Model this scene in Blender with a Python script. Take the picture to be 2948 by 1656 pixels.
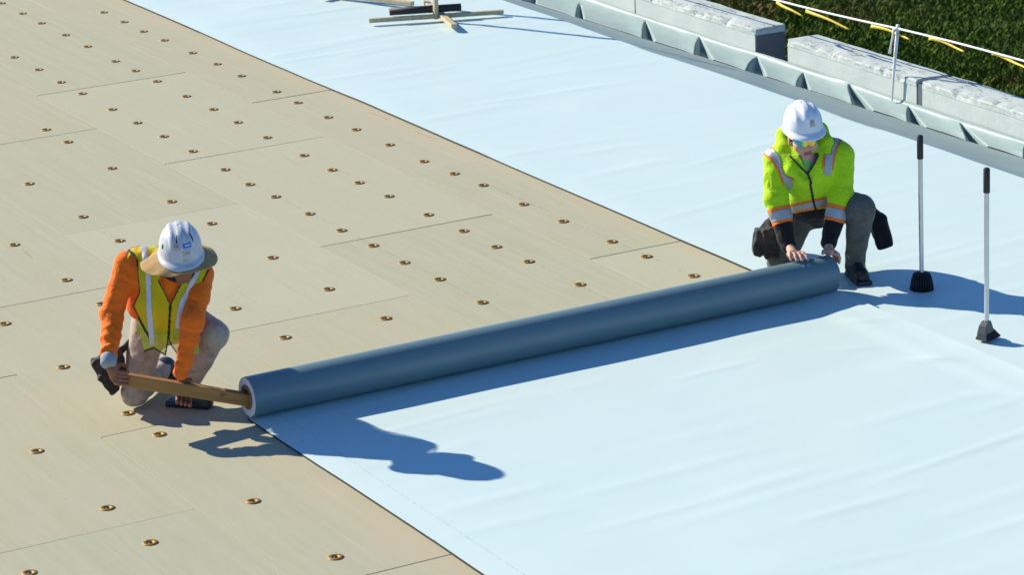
import bpy, bmesh, math, random
import numpy as np
from mathutils import Vector, Matrix

# ------------------------------------------------------------------ camera, sky, sun, exposure
scene = bpy.context.scene
for o in list(bpy.data.objects):
    bpy.data.objects.remove(o)
COL = scene.collection
random.seed(7)
RNG = np.random.default_rng(11)
R = math.radians

CAM_POS = Vector((15.566, -9.005, 5.468))
CAM_D = Vector((-0.839, 0.456, -0.299)).normalized()
CAM_R = Vector((0.487, 0.872, -0.038))
CAM_R = (CAM_R - CAM_D * CAM_R.dot(CAM_D)).normalized()
CAM_U = CAM_R.cross(CAM_D).normalized()
cam_data = bpy.data.cameras.new('camera')
cam = bpy.data.objects.new('camera', cam_data)
COL.objects.link(cam)
m = Matrix.Identity(4)
for i in range(3):
    m[i][0] = CAM_R[i]; m[i][1] = CAM_U[i]; m[i][2] = -CAM_D[i]; m[i][3] = CAM_POS[i]
cam.matrix_world = m
cam_data.sensor_width = 36.0
cam_data.lens = 109.43
cam_data.clip_start = 0.5
cam_data.clip_end = 2000.0
cam_data.dof.use_dof = True
cam_data.dof.focus_distance = 17.2
cam_data.dof.aperture_fstop = 6.3
scene.camera = cam

SUN_AZ, SUN_EL = R(28.8), R(29.6)          # direction the light travels over the roof, and height
light_dir = Vector((math.cos(SUN_AZ) * math.cos(SUN_EL), math.sin(SUN_AZ) * math.cos(SUN_EL), -math.sin(SUN_EL)))
world = bpy.data.worlds.new('World')
scene.world = world
world.use_nodes = True
wn = world.node_tree.nodes
sky = wn.new('ShaderNodeTexSky')
sky.sky_type = 'NISHITA'
sky.sun_disc = False
sky.sun_elevation = SUN_EL
sky.sun_rotation = math.atan2(-light_dir.x, -light_dir.y)
sky.altitude = 300.0
sky.air_density = 1.0
sky.dust_density = 0.0
sky.ozone_density = 10.0
bg = wn['Background']
bg.inputs['Strength'].default_value = 0.108
world.node_tree.links.new(sky.outputs[0], bg.inputs['Color'])
sun_data = bpy.data.lights.new('sun', 'SUN')
sun_data.energy = 5.0
sun_data.angle = R(0.5)
sun_data.color = (1.0, 0.905, 0.75)
sun = bpy.data.objects.new('sun', sun_data)
sun.rotation_euler = light_dir.to_track_quat('-Z', 'Y').to_euler()
sun.location = (-20, -12, 20)
COL.objects.link(sun)
scene.view_settings.view_transform = 'Standard'
scene.view_settings.look = 'None'
scene.view_settings.gamma = 1.0
scene.view_settings.use_curve_mapping = False
scene.view_settings.exposure = 0.56

# ------------------------------------------------------------------ noise and mesh helpers
_P = RNG.random(4096)


def vnoise(x, y, z=0.0):
    """smooth value noise, -1..1"""
    x, y, z = np.broadcast_arrays(np.asarray(x, float), np.asarray(y, float), np.asarray(z, float))
    xi = np.floor(x).astype(np.int64); yi = np.floor(y).astype(np.int64); zi = np.floor(z).astype(np.int64)
    xf = x - xi; yf = y - yi; zf = z - zi
    sx = xf * xf * (3 - 2 * xf); sy = yf * yf * (3 - 2 * yf); sz = zf * zf * (3 - 2 * zf)

    def h(a, b, c):
        n = (a * 374761393 + b * 668265263 + c * 2147483647 + 1013) & 0x7fffffff
        n = ((n ^ (n >> 13)) * 1274126177) & 0x7fffffff
        return _P[(n ^ (n >> 16)) & 4095]
    r = 0
    for dx in (0, 1):
        for dy in (0, 1):
            for dz in (0, 1):
                w = (sx if dx else 1 - sx) * (sy if dy else 1 - sy) * (sz if dz else 1 - sz)
                r = r + w * h(xi + dx, yi + dy, zi + dz)
    return r * 2 - 1


def mesh_from(verts, faces, mats, name, smooth=True, fmat=None):
    verts = np.asarray(verts, np.float32)
    me = bpy.data.meshes.new(name)
    if isinstance(faces, np.ndarray) and faces.ndim == 2:
        k = faces.shape[1]; nf = len(faces)
        me.vertices.add(len(verts)); me.vertices.foreach_set('co', verts.ravel())
        me.loops.add(nf * k); me.loops.foreach_set('vertex_index', faces.ravel().astype(np.int32))
        me.polygons.add(nf)
        me.polygons.foreach_set('loop_start', np.arange(0, nf * k, k, dtype=np.int32))
        me.update(calc_edges=True)
        me.validate()
    else:
        me.from_pydata([tuple(map(float, v)) for v in verts], [], [tuple(int(i) for i in f) for f in faces])
    for mt in (mats if isinstance(mats, (list, tuple)) else [mats]):
        me.materials.append(mt)
    if smooth:
        me.polygons.foreach_set('use_smooth', np.ones(len(me.polygons), bool))
    if fmat is not None and len(fmat) == len(me.polygons):
        me.polygons.foreach_set('material_index', np.asarray(fmat, np.int32))
    me.update()
    return me


def link(name, me, parent=None, loc=None, rot=None):
    o = bpy.data.objects.new(name, me)
    COL.objects.link(o)
    if parent is not None:
        o.parent = parent
    if loc is not None:
        o.location = loc
    if rot is not None:
        o.rotation_euler = rot
    return o


def empty(name, loc=(0, 0, 0), rz=0.0):
    o = bpy.data.objects.new(name, None)
    o.empty_display_size = 0.1
    COL.objects.link(o)
    o.location = loc
    o.rotation_euler = (0, 0, rz)
    return o


def tag(o, label=None, cat=None, group=None, kind=None):
    if label: o['label'] = label
    if cat: o['category'] = cat
    if group: o['group'] = group
    if kind: o['kind'] = kind
    return o


class MB:
    """collects simple shapes into one mesh"""
    def __init__(s):
        s.v = []; s.f = []; s.mi = []

    def add(s, verts, faces, mi=0):
        b = len(s.v)
        s.v += [tuple(v) for v in verts]
        s.f += [tuple(b + i for i in f) for f in faces]
        s.mi += [mi] * len(faces)

    def box(s, c, half, M=None, mi=0, bevel=0.0):
        bm = bmesh.new()
        bmesh.ops.create_cube(bm, size=2.0)
        for v in bm.verts:
            v.co = Vector((v.co.x * half[0], v.co.y * half[1], v.co.z * half[2]))
        if bevel > 0:
            bmesh.ops.bevel(bm, geom=list(bm.edges), offset=bevel, segments=1, affect='EDGES', profile=0.5)
        bm.verts.index_update()
        M = M or Matrix.Identity(3)
        s.add([M @ v.co + Vector(c) for v in bm.verts], [[v.index for v in f.verts] for f in bm.faces], mi)
        bm.free()

    def bar(s, a, b, w, h, up=(0, 0, 1), mi=0, bevel=0.002):
        a = Vector(a); b = Vector(b); d = (b - a).normalized()
        side = d.cross(Vector(up)).normalized(); u = side.cross(d)
        M = Matrix((d, side, u)).transposed()
        s.box((a + b) / 2, ((b - a).length / 2, w / 2, h / 2), M, mi, bevel)

    def tube(s, pts, rad, n=10, mi=0, cap=True, closed=False):
        pts = [Vector(p) for p in pts]
        N = len(pts)
        rads = rad if isinstance(rad, (list, tuple)) else [rad] * N
        rings = []
        prev = None
        for i, p in enumerate(pts):
            t = (pts[min(i + 1, N - 1)] - pts[max(i - 1, 0)]).normalized()
            if prev is None:
                ref = Vector((0, 0, 1)) if abs(t.z) < 0.9 else Vector((1, 0, 0))
                a = t.cross(ref).normalized()
            else:
                a = (prev - t * prev.dot(t)).normalized()
            prev = a
            b = t.cross(a)
            rings.append([p + (a * math.cos(2 * math.pi * k / n) + b * math.sin(2 * math.pi * k / n)) * rads[i] for k in range(n)])
        vs = [v for r_ in rings for v in r_]
        fs = []
        for i in range(N - 1):
            for k in range(n):
                fs.append((i * n + k, i * n + (k + 1) % n, (i + 1) * n + (k + 1) % n, (i + 1) * n + k))
        if cap:
            fs.append(tuple(reversed(range(n))))
            fs.append(tuple((N - 1) * n + k for k in range(n)))
        s.add(vs, fs, mi)

    def lathe(s, prof, n=24, M=None, c=(0, 0, 0), mi=0):
        """prof: list of (radius, z)"""
        M = M or Matrix.Identity(3)
        vs = []; fs = []
        for (r_, z) in prof:
            for k in range(n):
                a = 2 * math.pi * k / n
                vs.append(M @ Vector((r_ * math.cos(a), r_ * math.sin(a), z)) + Vector(c))
        for i in range(len(prof) - 1):
            for k in range(n):
                fs.append((i * n + k, i * n + (k + 1) % n, (i + 1) * n + (k + 1) % n, (i + 1) * n + k))
        if prof[0][0] > 1e-5:
            fs.append(tuple(reversed(range(n))))
        if prof[-1][0] > 1e-5:
            fs.append(tuple((len(prof) - 1) * n + k for k in range(n)))
        s.add(vs, fs, mi)

    def build(s, name, mats, parent=None, smooth=False, loc=None):
        me = mesh_from(s.v, s.f, mats, name, smooth, s.mi)
        if smooth == 'auto':
            me.set_sharp_from_angle(angle=R(40))
        return link(name, me, parent, loc)


def grid_mesh(X, Y, Z, flip=False):
    """structured grid (nu x nv arrays) -> verts, quads"""
    nu, nv = X.shape
    V = np.stack([X, Y, Z], -1).reshape(-1, 3)
    i = np.arange(nu * nv).reshape(nu, nv)
    q = np.stack([i[:-1, :-1], i[1:, :-1], i[1:, 1:], i[:-1, 1:]], -1).reshape(-1, 4)
    if flip:
        q = q[:, ::-1]
    return V, q


# ------------------------------------------------------------------ materials
class NT:
    def __init__(s, name):
        s.m = bpy.data.materials.new(name)
        s.m.use_nodes = True
        s.t = s.m.node_tree
        s.n = s.t.nodes
        s.b = s.n['Principled BSDF']

    def node(s, typ, **kw):
        n = s.n.new(typ)
        for k, v in kw.items():
            if k.startswith('i_'):
                n.inputs[k[2:].replace('_', ' ')].default_value = v
            else:
                setattr(n, k, v)
        return n

    def L(s, a, b):
        s.t.links.new(a, b)

    def pos(s, scale=(1, 1, 1), obj=False):
        tc = s.node('ShaderNodeTexCoord') if obj else s.node('ShaderNodeNewGeometry')
        mp = s.node('ShaderNodeMapping')
        mp.inputs['Scale'].default_value = scale
        s.L(tc.outputs['Object' if obj else 'Position'], mp.inputs['Vector'])
        return mp.outputs[0]

    def noise(s, vec, scale, detail=4, rough=0.55, w=None, dist=0.0):
        n = s.node('ShaderNodeTexNoise')
        if w is not None:
            n.noise_dimensions = '4D'
            if hasattr(w, 'is_linked') or not isinstance(w, (int, float)):
                s.L(w, n.inputs['W'])
            else:
                n.inputs['W'].default_value = w
        n.inputs['Scale'].default_value = scale
        n.inputs['Detail'].default_value = detail
        n.inputs['Roughness'].default_value = rough
        n.inputs['Distortion'].default_value = dist
        s.L(vec, n.inputs['Vector'])
        return n.outputs['Fac']

    def ramp(s, fac, stops, interp='LINEAR'):
        r_ = s.node('ShaderNodeValToRGB')
        r_.color_ramp.interpolation = interp
        e = r_.color_ramp.elements
        while len(e) < len(stops):
            e.new(0.5)
        for el, (p, c) in zip(e, stops):
            el.position = p
            el.color = (*c, 1) if len(c) == 3 else c
        s.L(fac, r_.inputs[0])
        return r_.outputs[0]

    def mix(s, fac, a, b, mode='MIX'):
        n = s.node('ShaderNodeMix', data_type='RGBA', blend_type=mode)
        for sock, v in ((n.inputs[0], fac), (n.inputs[6], a), (n.inputs[7], b)):
            if isinstance(v, (int, float)):
                sock.default_value = v
            elif isinstance(v, (tuple, list)):
                sock.default_value = (*v, 1) if len(v) == 3 else v
            else:
                s.L(v, sock)
        return n.outputs[2]

    def math(s, op, a, b=0.0, c=0.0):
        n = s.node('ShaderNodeMath', operation=op)
        for sock, v in zip(n.inputs, (a, b, c)):
            if isinstance(v, (int, float)):
                sock.default_value = v
            else:
                s.L(v, sock)
        return n.outputs[0]

    def sstep(s, v, lo, hi):
        n = s.node('ShaderNodeMapRange', interpolation_type='SMOOTHSTEP')
        n.inputs[1].default_value = lo; n.inputs[2].default_value = hi
        s.L(v, n.inputs[0])
        return n.outputs[0]

    def sep(s, vec):
        n = s.node('ShaderNodeSeparateXYZ')
        s.L(vec, n.inputs[0])
        return n.outputs

    def bump(s, h, strength=0.3, dist=0.01):
        n = s.node('ShaderNodeBump')
        n.inputs['Strength'].default_value = strength
        n.inputs['Distance'].default_value = dist
        s.L(h, n.inputs['Height'])
        s.L(n.outputs[0], s.b.inputs['Normal'])
        return n

    def base(s, c):
        if isinstance(c, (tuple, list)):
            s.b.inputs['Base Color'].default_value = (*c, 1)
        else:
            s.L(c, s.b.inputs['Base Color'])
        return s

    def set(s, rough=0.6, metal=0.0, spec=0.5, sheen=0.0):
        s.b.inputs['Roughness'].default_value = rough
        s.b.inputs['Metallic'].default_value = metal
        s.b.inputs['Specular IOR Level'].default_value = spec
        s.b.inputs['Sheen Weight'].default_value = sheen
        return s.m


def cloth(name, col, var=0.12, scale=28, bump=0.5, dirt=None, dirt_amt=0.5, rough=0.9, dist=0.004):
    t = NT(name)
    p = t.pos(obj=True)
    n = t.noise(p, scale, 5, 0.6)
    c = t.ramp(n, [(0.25, tuple(x * (1 - var) for x in col)), (0.75, tuple(min(1, x * (1 + var)) for x in col))])
    if dirt:
        d = t.noise(p, 11, 6, 0.7)
        c = t.mix(t.math('MULTIPLY', t.sstep(d, 0.48, 0.66), dirt_amt), c, dirt)
    t.base(c)
    w = t.noise(t.pos((1, 1, 1.6), obj=True), 26, 3, 0.5, dist=0.8)
    t.bump(w, bump, dist)
    return t.set(rough, 0, 0.2, 0.1)


def plain(name, col, rough=0.6, metal=0.0, spec=0.5, var=0.06, scale=15):
    t = NT(name)
    n = t.noise(t.pos(obj=True), scale, 4, 0.6)
    t.base(t.ramp(n, [(0.3, tuple(x * (1 - var) for x in col)), (0.7, tuple(min(1, x * (1 + var)) for x in col))]))
    return t.set(rough, metal, spec)


def make_board_mat():
    t = NT('cover board facer')
    oi = t.node('ShaderNodeObjectInfo')
    rnd = t.math('MULTIPLY', oi.outputs['Random'], 60.0)
    p = t.pos()
    streak = t.noise(t.pos((0.55, 9, 1)), 2.2, 5, 0.6, w=rnd)
    fine = t.noise(t.pos((3, 14, 1)), 9, 4, 0.65, w=rnd)
    grain = t.noise(p, 160, 2, 0.6)
    blot = t.noise(p, 1.6, 4, 0.6)
    tone = t.ramp(oi.outputs['Random'], [(0.0, (0.43, 0.40, 0.265)), (0.35, (0.40, 0.405, 0.275)), (0.7, (0.43, 0.405, 0.27)), (1.0, (0.45, 0.445, 0.315))])
    c = t.mix(t.math('MULTIPLY', t.sstep(streak, 0.3, 0.7), 0.6), tone, (0.455, 0.445, 0.315))
    c = t.mix(t.math('MULTIPLY', t.sstep(fine, 0.52, 0.72), 0.30), c, (0.50, 0.50, 0.38))
    c = t.mix(t.math('MULTIPLY', t.sstep(fine, 0.46, 0.30), 0.22), c, (0.33, 0.325, 0.25))
    thin = t.noise(t.pos((0.5, 26, 1)), 2.0, 3, 0.6, w=rnd)
    c = t.mix(t.math('MULTIPLY', t.sstep(thin, 0.60, 0.70), 0.32), c, (0.56, 0.56, 0.43))
    c = t.mix(t.math('MULTIPLY', t.sstep(thin, 0.40, 0.30), 0.28), c, (0.34, 0.335, 0.245))
    c = t.mix(t.math('MULTIPLY', t.sstep(blot, 0.45, 0.7), 0.35), c, (0.455, 0.42, 0.32))
    c = t.mix(t.math('MULTIPLY', t.sstep(grain, 0.62, 0.8), 0.25), c, (0.30, 0.29, 0.22))
    # dusty tan strips where the sheets' edges have been walked and glued
    ps = t.sep(p)
    e0 = t.sstep(ps[1], 0.38, 0.66)
    e1 = t.math('MULTIPLY', t.sstep(ps[1], -3.30, -2.95), t.math('LESS_THAN', ps[1], -2.8))
    e1 = t.math('MULTIPLY', e1, t.sstep(ps[0], 0.6, 1.7))
    e = t.math('MAXIMUM', e0, e1)
    e = t.math('MULTIPLY', e, t.sstep(blot, 0.2, 0.6))
    c = t.mix(t.math('MULTIPLY', e, 0.55), c, (0.52, 0.43, 0.28))
    # specks and scuffs
    vo = t.node('ShaderNodeTexVoronoi')
    vo.inputs['Scale'].default_value = 5.0
    t.L(p, vo.inputs['Vector'])
    spk = t.math('LESS_THAN', vo.outputs['Distance'], 0.028)
    c = t.mix(t.math('MULTIPLY', spk, 0.45), c, (0.2, 0.19, 0.15))
    t.base(c)
    h = t.math('ADD', t.math('MULTIPLY', fine, 0.6), t.math('MULTIPLY', grain, 0.4))
    t.bump(h, 0.35, 0.002)
    return t.set(0.92, 0, 0.15)


def make_white_membrane(edge_line=None):
    t = NT('white roofing membrane' + (' with lap line' if edge_line is not None else ''))
    p = t.pos()
    n = t.noise(p, 1.3, 4, 0.55)
    g = t.noise(p, 45, 3, 0.6)
    c = t.ramp(n, [(0.3, (0.565, 0.71, 0.67)), (0.7, (0.595, 0.72, 0.69))])
    c = t.mix(t.math('MULTIPLY', t.sstep(g, 0.6, 0.8), 0.15), c, (0.48, 0.62, 0.60))
    ps = t.sep(p)
    if edge_line is not None:
        wob = t.math('MULTIPLY', t.math('SUBTRACT', t.noise(p, 0.7, 2), 0.5), 0.006)
        dy = t.math('ABSOLUTE', t.math('SUBTRACT', t.math('ADD', ps[1], wob), edge_line))
        ln = t.math('LESS_THAN', dy, 0.0028)
        dash = t.noise(t.pos((26, 0, 0)), 1.0, 2)
        ln = t.math('MULTIPLY', ln, t.sstep(dash, 0.40, 0.6))
        c = t.mix(t.math('MULTIPLY', ln, 0.4), c, (0.16, 0.19, 0.22))
        # scuff specks near the sheet edge
        vo = t.node('ShaderNodeTexVoronoi'); vo.inputs['Scale'].default_value = 4.2
        t.L(p, vo.inputs['Vector'])
        near = t.sstep(ps[1], edge_line + 0.25, edge_line - 0.05)
        sp = t.math('MULTIPLY', t.math('LESS_THAN', vo.outputs['Distance'], 0.035), near)
        c = t.mix(t.math('MULTIPLY', sp, 0.6), c, (0.22, 0.25, 0.27))
    vo2 = t.node('ShaderNodeTexVoronoi'); vo2.inputs['Scale'].default_value = 1.7
    t.L(p, vo2.inputs['Vector'])
    sp2 = t.math('LESS_THAN', vo2.outputs['Distance'], 0.012)
    c = t.mix(t.math('MULTIPLY', sp2, 0.4), c, (0.4, 0.43, 0.45))
    t.base(c)
    b = t.noise(t.pos((2.2, 1.2, 1)), 2.4, 3, 0.5)
    t.bump(t.math('ADD', b, t.math('MULTIPLY', g, 0.05)), 0.09, 0.012)
    return t.set(0.5, 0, 0.35)


def make_grey_membrane(k_=1.0):
    t = NT('grey flashing membrane' if k_ == 1 else 'darker grey gutter membrane')
    p = t.pos()
    n = t.noise(t.pos((0.7, 3, 3)), 2.0, 4, 0.6)
    c = t.ramp(n, [(0.3, (0.255 * k_, 0.355 * k_, 0.345 * k_)), (0.7, (0.305 * k_, 0.40 * k_, 0.385 * k_))])
    t.base(c)
    t.bump(t.noise(t.pos((2.2, 1.2, 1)), 3.0, 3, 0.5), 0.2, 0.02)
    return t.set(0.5, 0, 0.35)


def make_roll_mat():
    t = NT('grey membrane underside')
    n = t.noise(t.pos((2.0, 0.25, 2.0)), 6.0, 4, 0.6)
    c = t.ramp(n, [(0.3, (0.118, 0.20, 0.222)), (0.7, (0.150, 0.23, 0.25))])
    t.base(c)
    t.bump(t.noise(t.pos((1, 0.3, 1)), 5.0, 3, 0.5), 0.08, 0.01)
    return t.set(0.42, 0, 0.5)


WALL_TOP = 0.095


def make_concrete():
    t = NT('weathered precast concrete')
    p = t.pos()
    n = t.noise(p, 3.0, 6, 0.65)
    f = t.noise(p, 30.0, 5, 0.7)
    c = t.ramp(n, [(0.3, (0.46, 0.53, 0.50)), (0.7, (0.57, 0.62, 0.57))])
    c = t.mix(t.math('MULTIPLY', t.sstep(f, 0.58, 0.75), 0.35), c, (0.34, 0.34, 0.31))
    gm = t.node('ShaderNodeNewGeometry')
    nz = t.sep(gm.outputs['Normal'])[2]
    up = t.math('GREATER_THAN', nz, 0.7)
    # lichen and old mortar on the tops
    st = t.noise(t.pos((1.6, 4.0, 1)), 4.0, 8, 0.8, dist=0.6)
    c = t.mix(t.math('MULTIPLY', t.math('MULTIPLY', t.sstep(st, 0.54, 0.62), up), 0.85), c, (0.12, 0.14, 0.12))
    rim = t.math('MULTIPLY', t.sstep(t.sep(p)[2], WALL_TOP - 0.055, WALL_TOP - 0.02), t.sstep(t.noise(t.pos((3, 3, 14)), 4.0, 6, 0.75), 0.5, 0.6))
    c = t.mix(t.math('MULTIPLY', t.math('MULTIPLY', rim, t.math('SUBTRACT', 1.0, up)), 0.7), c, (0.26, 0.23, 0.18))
    side = t.math('SUBTRACT', 1.0, up)
    st2 = t.noise(t.pos((6.0, 2.0, 1.2)), 2.2, 5, 0.7)
    c = t.mix(t.math('MULTIPLY', t.math('MULTIPLY', t.sstep(st2, 0.6, 0.75), side), 0.5), c, (0.44, 0.40, 0.34))
    t.base(c)
    t.bump(t.math('ADD', f, n), 0.4, 0.006)
    return t.set(0.93, 0, 0.15)


def make_grass_mat(a, b, c3, name):
    t = NT(name)
    p = t.pos()
    n1 = t.noise(p, 0.55, 3, 0.6)
    n2 = t.noise(p, 5.0, 4, 0.7)
    c = t.mix(t.sstep(n2, 0.35, 0.65), a, b)
    c = t.mix(t.math('MULTIPLY', t.sstep(n1, 0.52, 0.68), 0.75), c, c3)
    t.base(c)
    return t.set(0.8, 0, 0.2)


def make_wood(name, c1, c2, scale=1.0):
    t = NT(name)
    g = t.noise(t.pos((2.2 * scale, 30 * scale, 30 * scale), obj=True), 1.6, 5, 0.6, dist=0.5)
    c = t.ramp(g, [(0.3, c1), (0.7, c2)])
    k = t.noise(t.pos((9, 14, 14), obj=True), 1.0, 2, 0.5)
    c = t.mix(t.math('MULTIPLY', t.sstep(k, 0.70, 0.78), 0.7), c, tuple(x * 0.3 for x in c1))
    t.base(c)
    t.bump(g, 0.25, 0.002)
    return t.set(0.8, 0, 0.25)


def make_brass():
    t = NT('yellow zinc plate')
    p = t.pos(obj=True)
    n = t.noise(p, 60, 3, 0.6)
    oi = t.node('ShaderNodeObjectInfo')
    c = t.ramp(n, [(0.3, (0.23, 0.13, 0.03)), (0.7, (0.36, 0.225, 0.055))])
    c = t.mix(t.math('MULTIPLY', oi.outputs['Random'], 0.45), c, (0.33, 0.22, 0.09))
    t.base(c)
    return t.set(0.58, 0.6, 0.35)


def make_mesh_fabric():
    t = NT('lime mesh fabric')
    p = t.pos(obj=True)
    n = t.noise(p, 20, 4, 0.6)
    c = t.ramp(n, [(0.3, (0.52, 0.70, 0.012)), (0.7, (0.66, 0.80, 0.02))])
    t.base(c)
    t.bump(t.noise(t.pos((1.3, 1, 0.35), obj=True), 22, 3, 0.5, dist=0.7), 0.6, 0.006)
    t.set(0.8, 0, 0.2)
    tr = t.node('ShaderNodeBsdfTransparent')
    mx = t.node('ShaderNodeMixShader')
    mx.inputs[0].default_value = 0.6
    t.L(tr.outputs[0], mx.inputs[1]); t.L(t.b.outputs[0], mx.inputs[2])
    t.L(mx.outputs[0], t.n['Material Output'].inputs['Surface'])
    return t.m


def make_helmet_mat(name, dirty):
    t = NT(name)
    p = t.pos(obj=True)
    n = t.noise(p, 9, 5, 0.7)
    c = t.mix(t.math('MULTIPLY', t.sstep(n, 0.5, 0.68), 0.55 if dirty else 0.08), (0.55, 0.575, 0.60) if dirty else (0.74, 0.78, 0.82), (0.33, 0.34, 0.38))
    if dirty:
        s2 = t.noise(t.pos((1, 1, 1), obj=True), 38, 5, 0.75)
        c = t.mix(t.math('MULTIPLY', t.sstep(s2, 0.58, 0.7), 0.5), c, (0.25, 0.24, 0.28))
    t.base(c)
    return t.set(0.35, 0, 0.5)


def make_lens():
    t = NT('rainbow mirror lens')
    p = t.sep(t.pos(obj=True))
    f = t.node('ShaderNodeMapRange')
    f.inputs[1].default_value = -0.062; f.inputs[2].default_value = 0.062
    t.L(p[0], f.inputs[0])
    c = t.ramp(f.outputs[0], [(0.0, (0.02, 0.30, 0.62)), (0.18, (0.08, 0.5, 0.42)), (0.34, (0.75, 0.68, 0.05)), (0.5, (0.95, 0.36, 0.06)), (0.72, (0.9, 0.62, 0.04)), (0.86, (0.35, 0.62, 0.1)), (1.0, (0.02, 0.25, 0.68))])
    t.base(c)
    return t.set(0.25, 0.35, 0.6)


M = {}
M['board'] = make_board_mat()
M['white'] = make_white_membrane()
M['white_line'] = make_white_membrane(-2.916 + 0.15)
M['greymem'] = make_grey_membrane()
M['guttermem'] = make_grey_membrane(0.86)
M['roll'] = make_roll_mat()
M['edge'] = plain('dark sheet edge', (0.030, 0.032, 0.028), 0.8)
M['rollend'] = plain('roll end layers', (0.66, 0.68, 0.70), 0.6)
M['lapedge'] = plain('grey sheet edge', (0.05, 0.08, 0.11), 0.7)
M['concrete'] = make_concrete()
M['soil'] = make_grass_mat((0.022, 0.038, 0.003), (0.045, 0.055, 0.007), (0.075, 0.055, 0.014), 'lawn soil')
M['grass'] = make_grass_mat((0.040, 0.088, 0.004), (0.088, 0.158, 0.012), (0.15, 0.108, 0.025), 'grass blades')
M['brass'] = make_brass()
M['screw'] = plain('dark screw head', (0.05, 0.035, 0.015), 0.4, 0.8)
M['wood'] = make_wood('planed pine', (0.31, 0.155, 0.045), (0.44, 0.24, 0.08))
M['wood_pale'] = make_wood('pale lumber', (0.42, 0.34, 0.20), (0.62, 0.52, 0.33))
M['card'] = plain('cardboard core', (0.22, 0.13, 0.075), 0.85)
M['steel'] = plain('brushed aluminium', (0.55, 0.57, 0.58), 0.33, 0.85)
M['black'] = plain('black rubber', (0.014, 0.014, 0.016), 0.6)
M['bristle'] = plain('black bristles', (0.008, 0.008, 0.012), 0.75)
M['darkgrey'] = plain('dark plastic', (0.07, 0.075, 0.08), 0.5)
M['white_paint'] = plain('white paint', (0.78, 0.78, 0.76), 0.55)
M['yellow'] = plain('yellow flag vinyl', (0.68, 0.50, 0.03), 0.5)
M['chalk'] = None
M['wallgrey'] = plain('end shade and joint grey', (0.10, 0.12, 0.14), 0.55, 0.3)  # dark grey for the painted shade on the wall end, and the joint strip
M['backer'] = plain('building wall', (0.35, 0.34, 0.31), 0.9)
# clothes and skin
M['orange'] = cloth('orange knit shirt', (0.90, 0.17, 0.012), 0.08, 24, 0.9, rough=0.85, dist=0.008)
M['khaki'] = cloth('stained work trousers', (0.43, 0.345, 0.275), 0.12, 18, 0.8, (0.10, 0.075, 0.07), 0.45, dist=0.006)
M['grey_trouser'] = cloth('grey work trousers', (0.125, 0.118, 0.102), 0.2, 16, 0.9, (0.06, 0.062, 0.065), 0.6, dist=0.008)
M['mesh'] = make_mesh_fabric()
M['silver'] = plain('silver reflective tape', (0.36, 0.38, 0.42), 0.45, 0.15)
M['silver_vest'] = plain('pale reflective tape', (0.60, 0.60, 0.66), 0.45, 0.1)
M['trim'] = plain('black edging', (0.012, 0.012, 0.014), 0.8)
M['lime'] = cloth('lime softshell', (0.44, 0.72, 0.012), 0.08, 20, 0.9, rough=0.8, dist=0.008)
M['jacket_black'] = cloth('black softshell', (0.012, 0.011, 0.014), 0.3, 20, 0.8, rough=0.8, dist=0.008)
M['orange_tape'] = plain('orange tape', (0.85, 0.19, 0.015), 0.7)
M['green_shirt'] = cloth('pale green shirt', (0.25, 0.58, 0.14), 0.08)
M['skin_dark'] = plain('tanned skin', (0.26, 0.105, 0.062), 0.55, 0, 0.4, 0.12, 40)
M['skin'] = plain('skin', (0.56, 0.31, 0.235), 0.55, 0, 0.4, 0.1, 40)
M['lip'] = plain('lips', (0.30, 0.10, 0.10), 0.5)
M['hair'] = plain('dark hair', (0.02, 0.014, 0.01), 0.7)
M['boot'] = plain('black leather', (0.016, 0.014, 0.015), 0.45, 0, 0.5, 0.2)
M['pouch'] = cloth('dark worn leather', (0.030, 0.024, 0.024), 0.5, 14, 0.9, (0.11, 0.095, 0.08), 0.5, rough=0.75, dist=0.01)
M['shade'] = cloth('khaki brim cloth', (0.42, 0.27, 0.105), 0.1, 30, 0.6)
M['navy'] = cloth('navy gaiter', (0.010, 0.010, 0.03), 0.2)
M['wrist'] = cloth('grey wrist wrap', (0.30, 0.34, 0.37), 0.15, 30, 0.8)
M['helmet_dirty'] = make_helmet_mat('scuffed white shell', True)
M['helmet'] = make_helmet_mat('white shell', False)
M['lens'] = make_lens()
M['blue'] = plain('blue sticker', (0.03, 0.17, 0.55), 0.5)
M['tan'] = plain('worn sticker', (0.52, 0.45, 0.43), 0.6)
M['tan2'] = plain('faded print', (0.33, 0.25, 0.25), 0.6)
M['paperwhite'] = plain('white print', (0.8, 0.82, 0.85), 0.5)
M['print'] = plain('pale roll print', (0.45, 0.55, 0.60), 0.5)


def make_chalk():
    t = NT('red chalk')
    n = t.noise(t.pos((6, 30, 1)), 3.0, 4, 0.7)
    t.base((0.62, 0.22, 0.17))
    t.set(0.95, 0, 0.1)
    tr = t.node('ShaderNodeBsdfTransparent')
    mx = t.node('ShaderNodeMixShader')
    t.L(t.math('MULTIPLY', t.sstep(n, 0.45, 0.7), 0.5), mx.inputs[0])
    t.L(tr.outputs[0], mx.inputs[1]); t.L(t.b.outputs[0], mx.inputs[2])
    t.L(mx.outputs[0], t.n['Material Output'].inputs['Surface'])
    return t.m


M['chalk'] = make_chalk()

# ------------------------------------------------------------------ setting: lawn, building, roof deck of boards
GZ = -3.2
mb = MB()
mb.add([(-400, -400, GZ), (400, -400, GZ), (400, 400, GZ), (-400, 400, GZ)], [(0, 1, 2, 3)])
tag(mb.build('ground', M['soil']), kind='structure')

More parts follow.
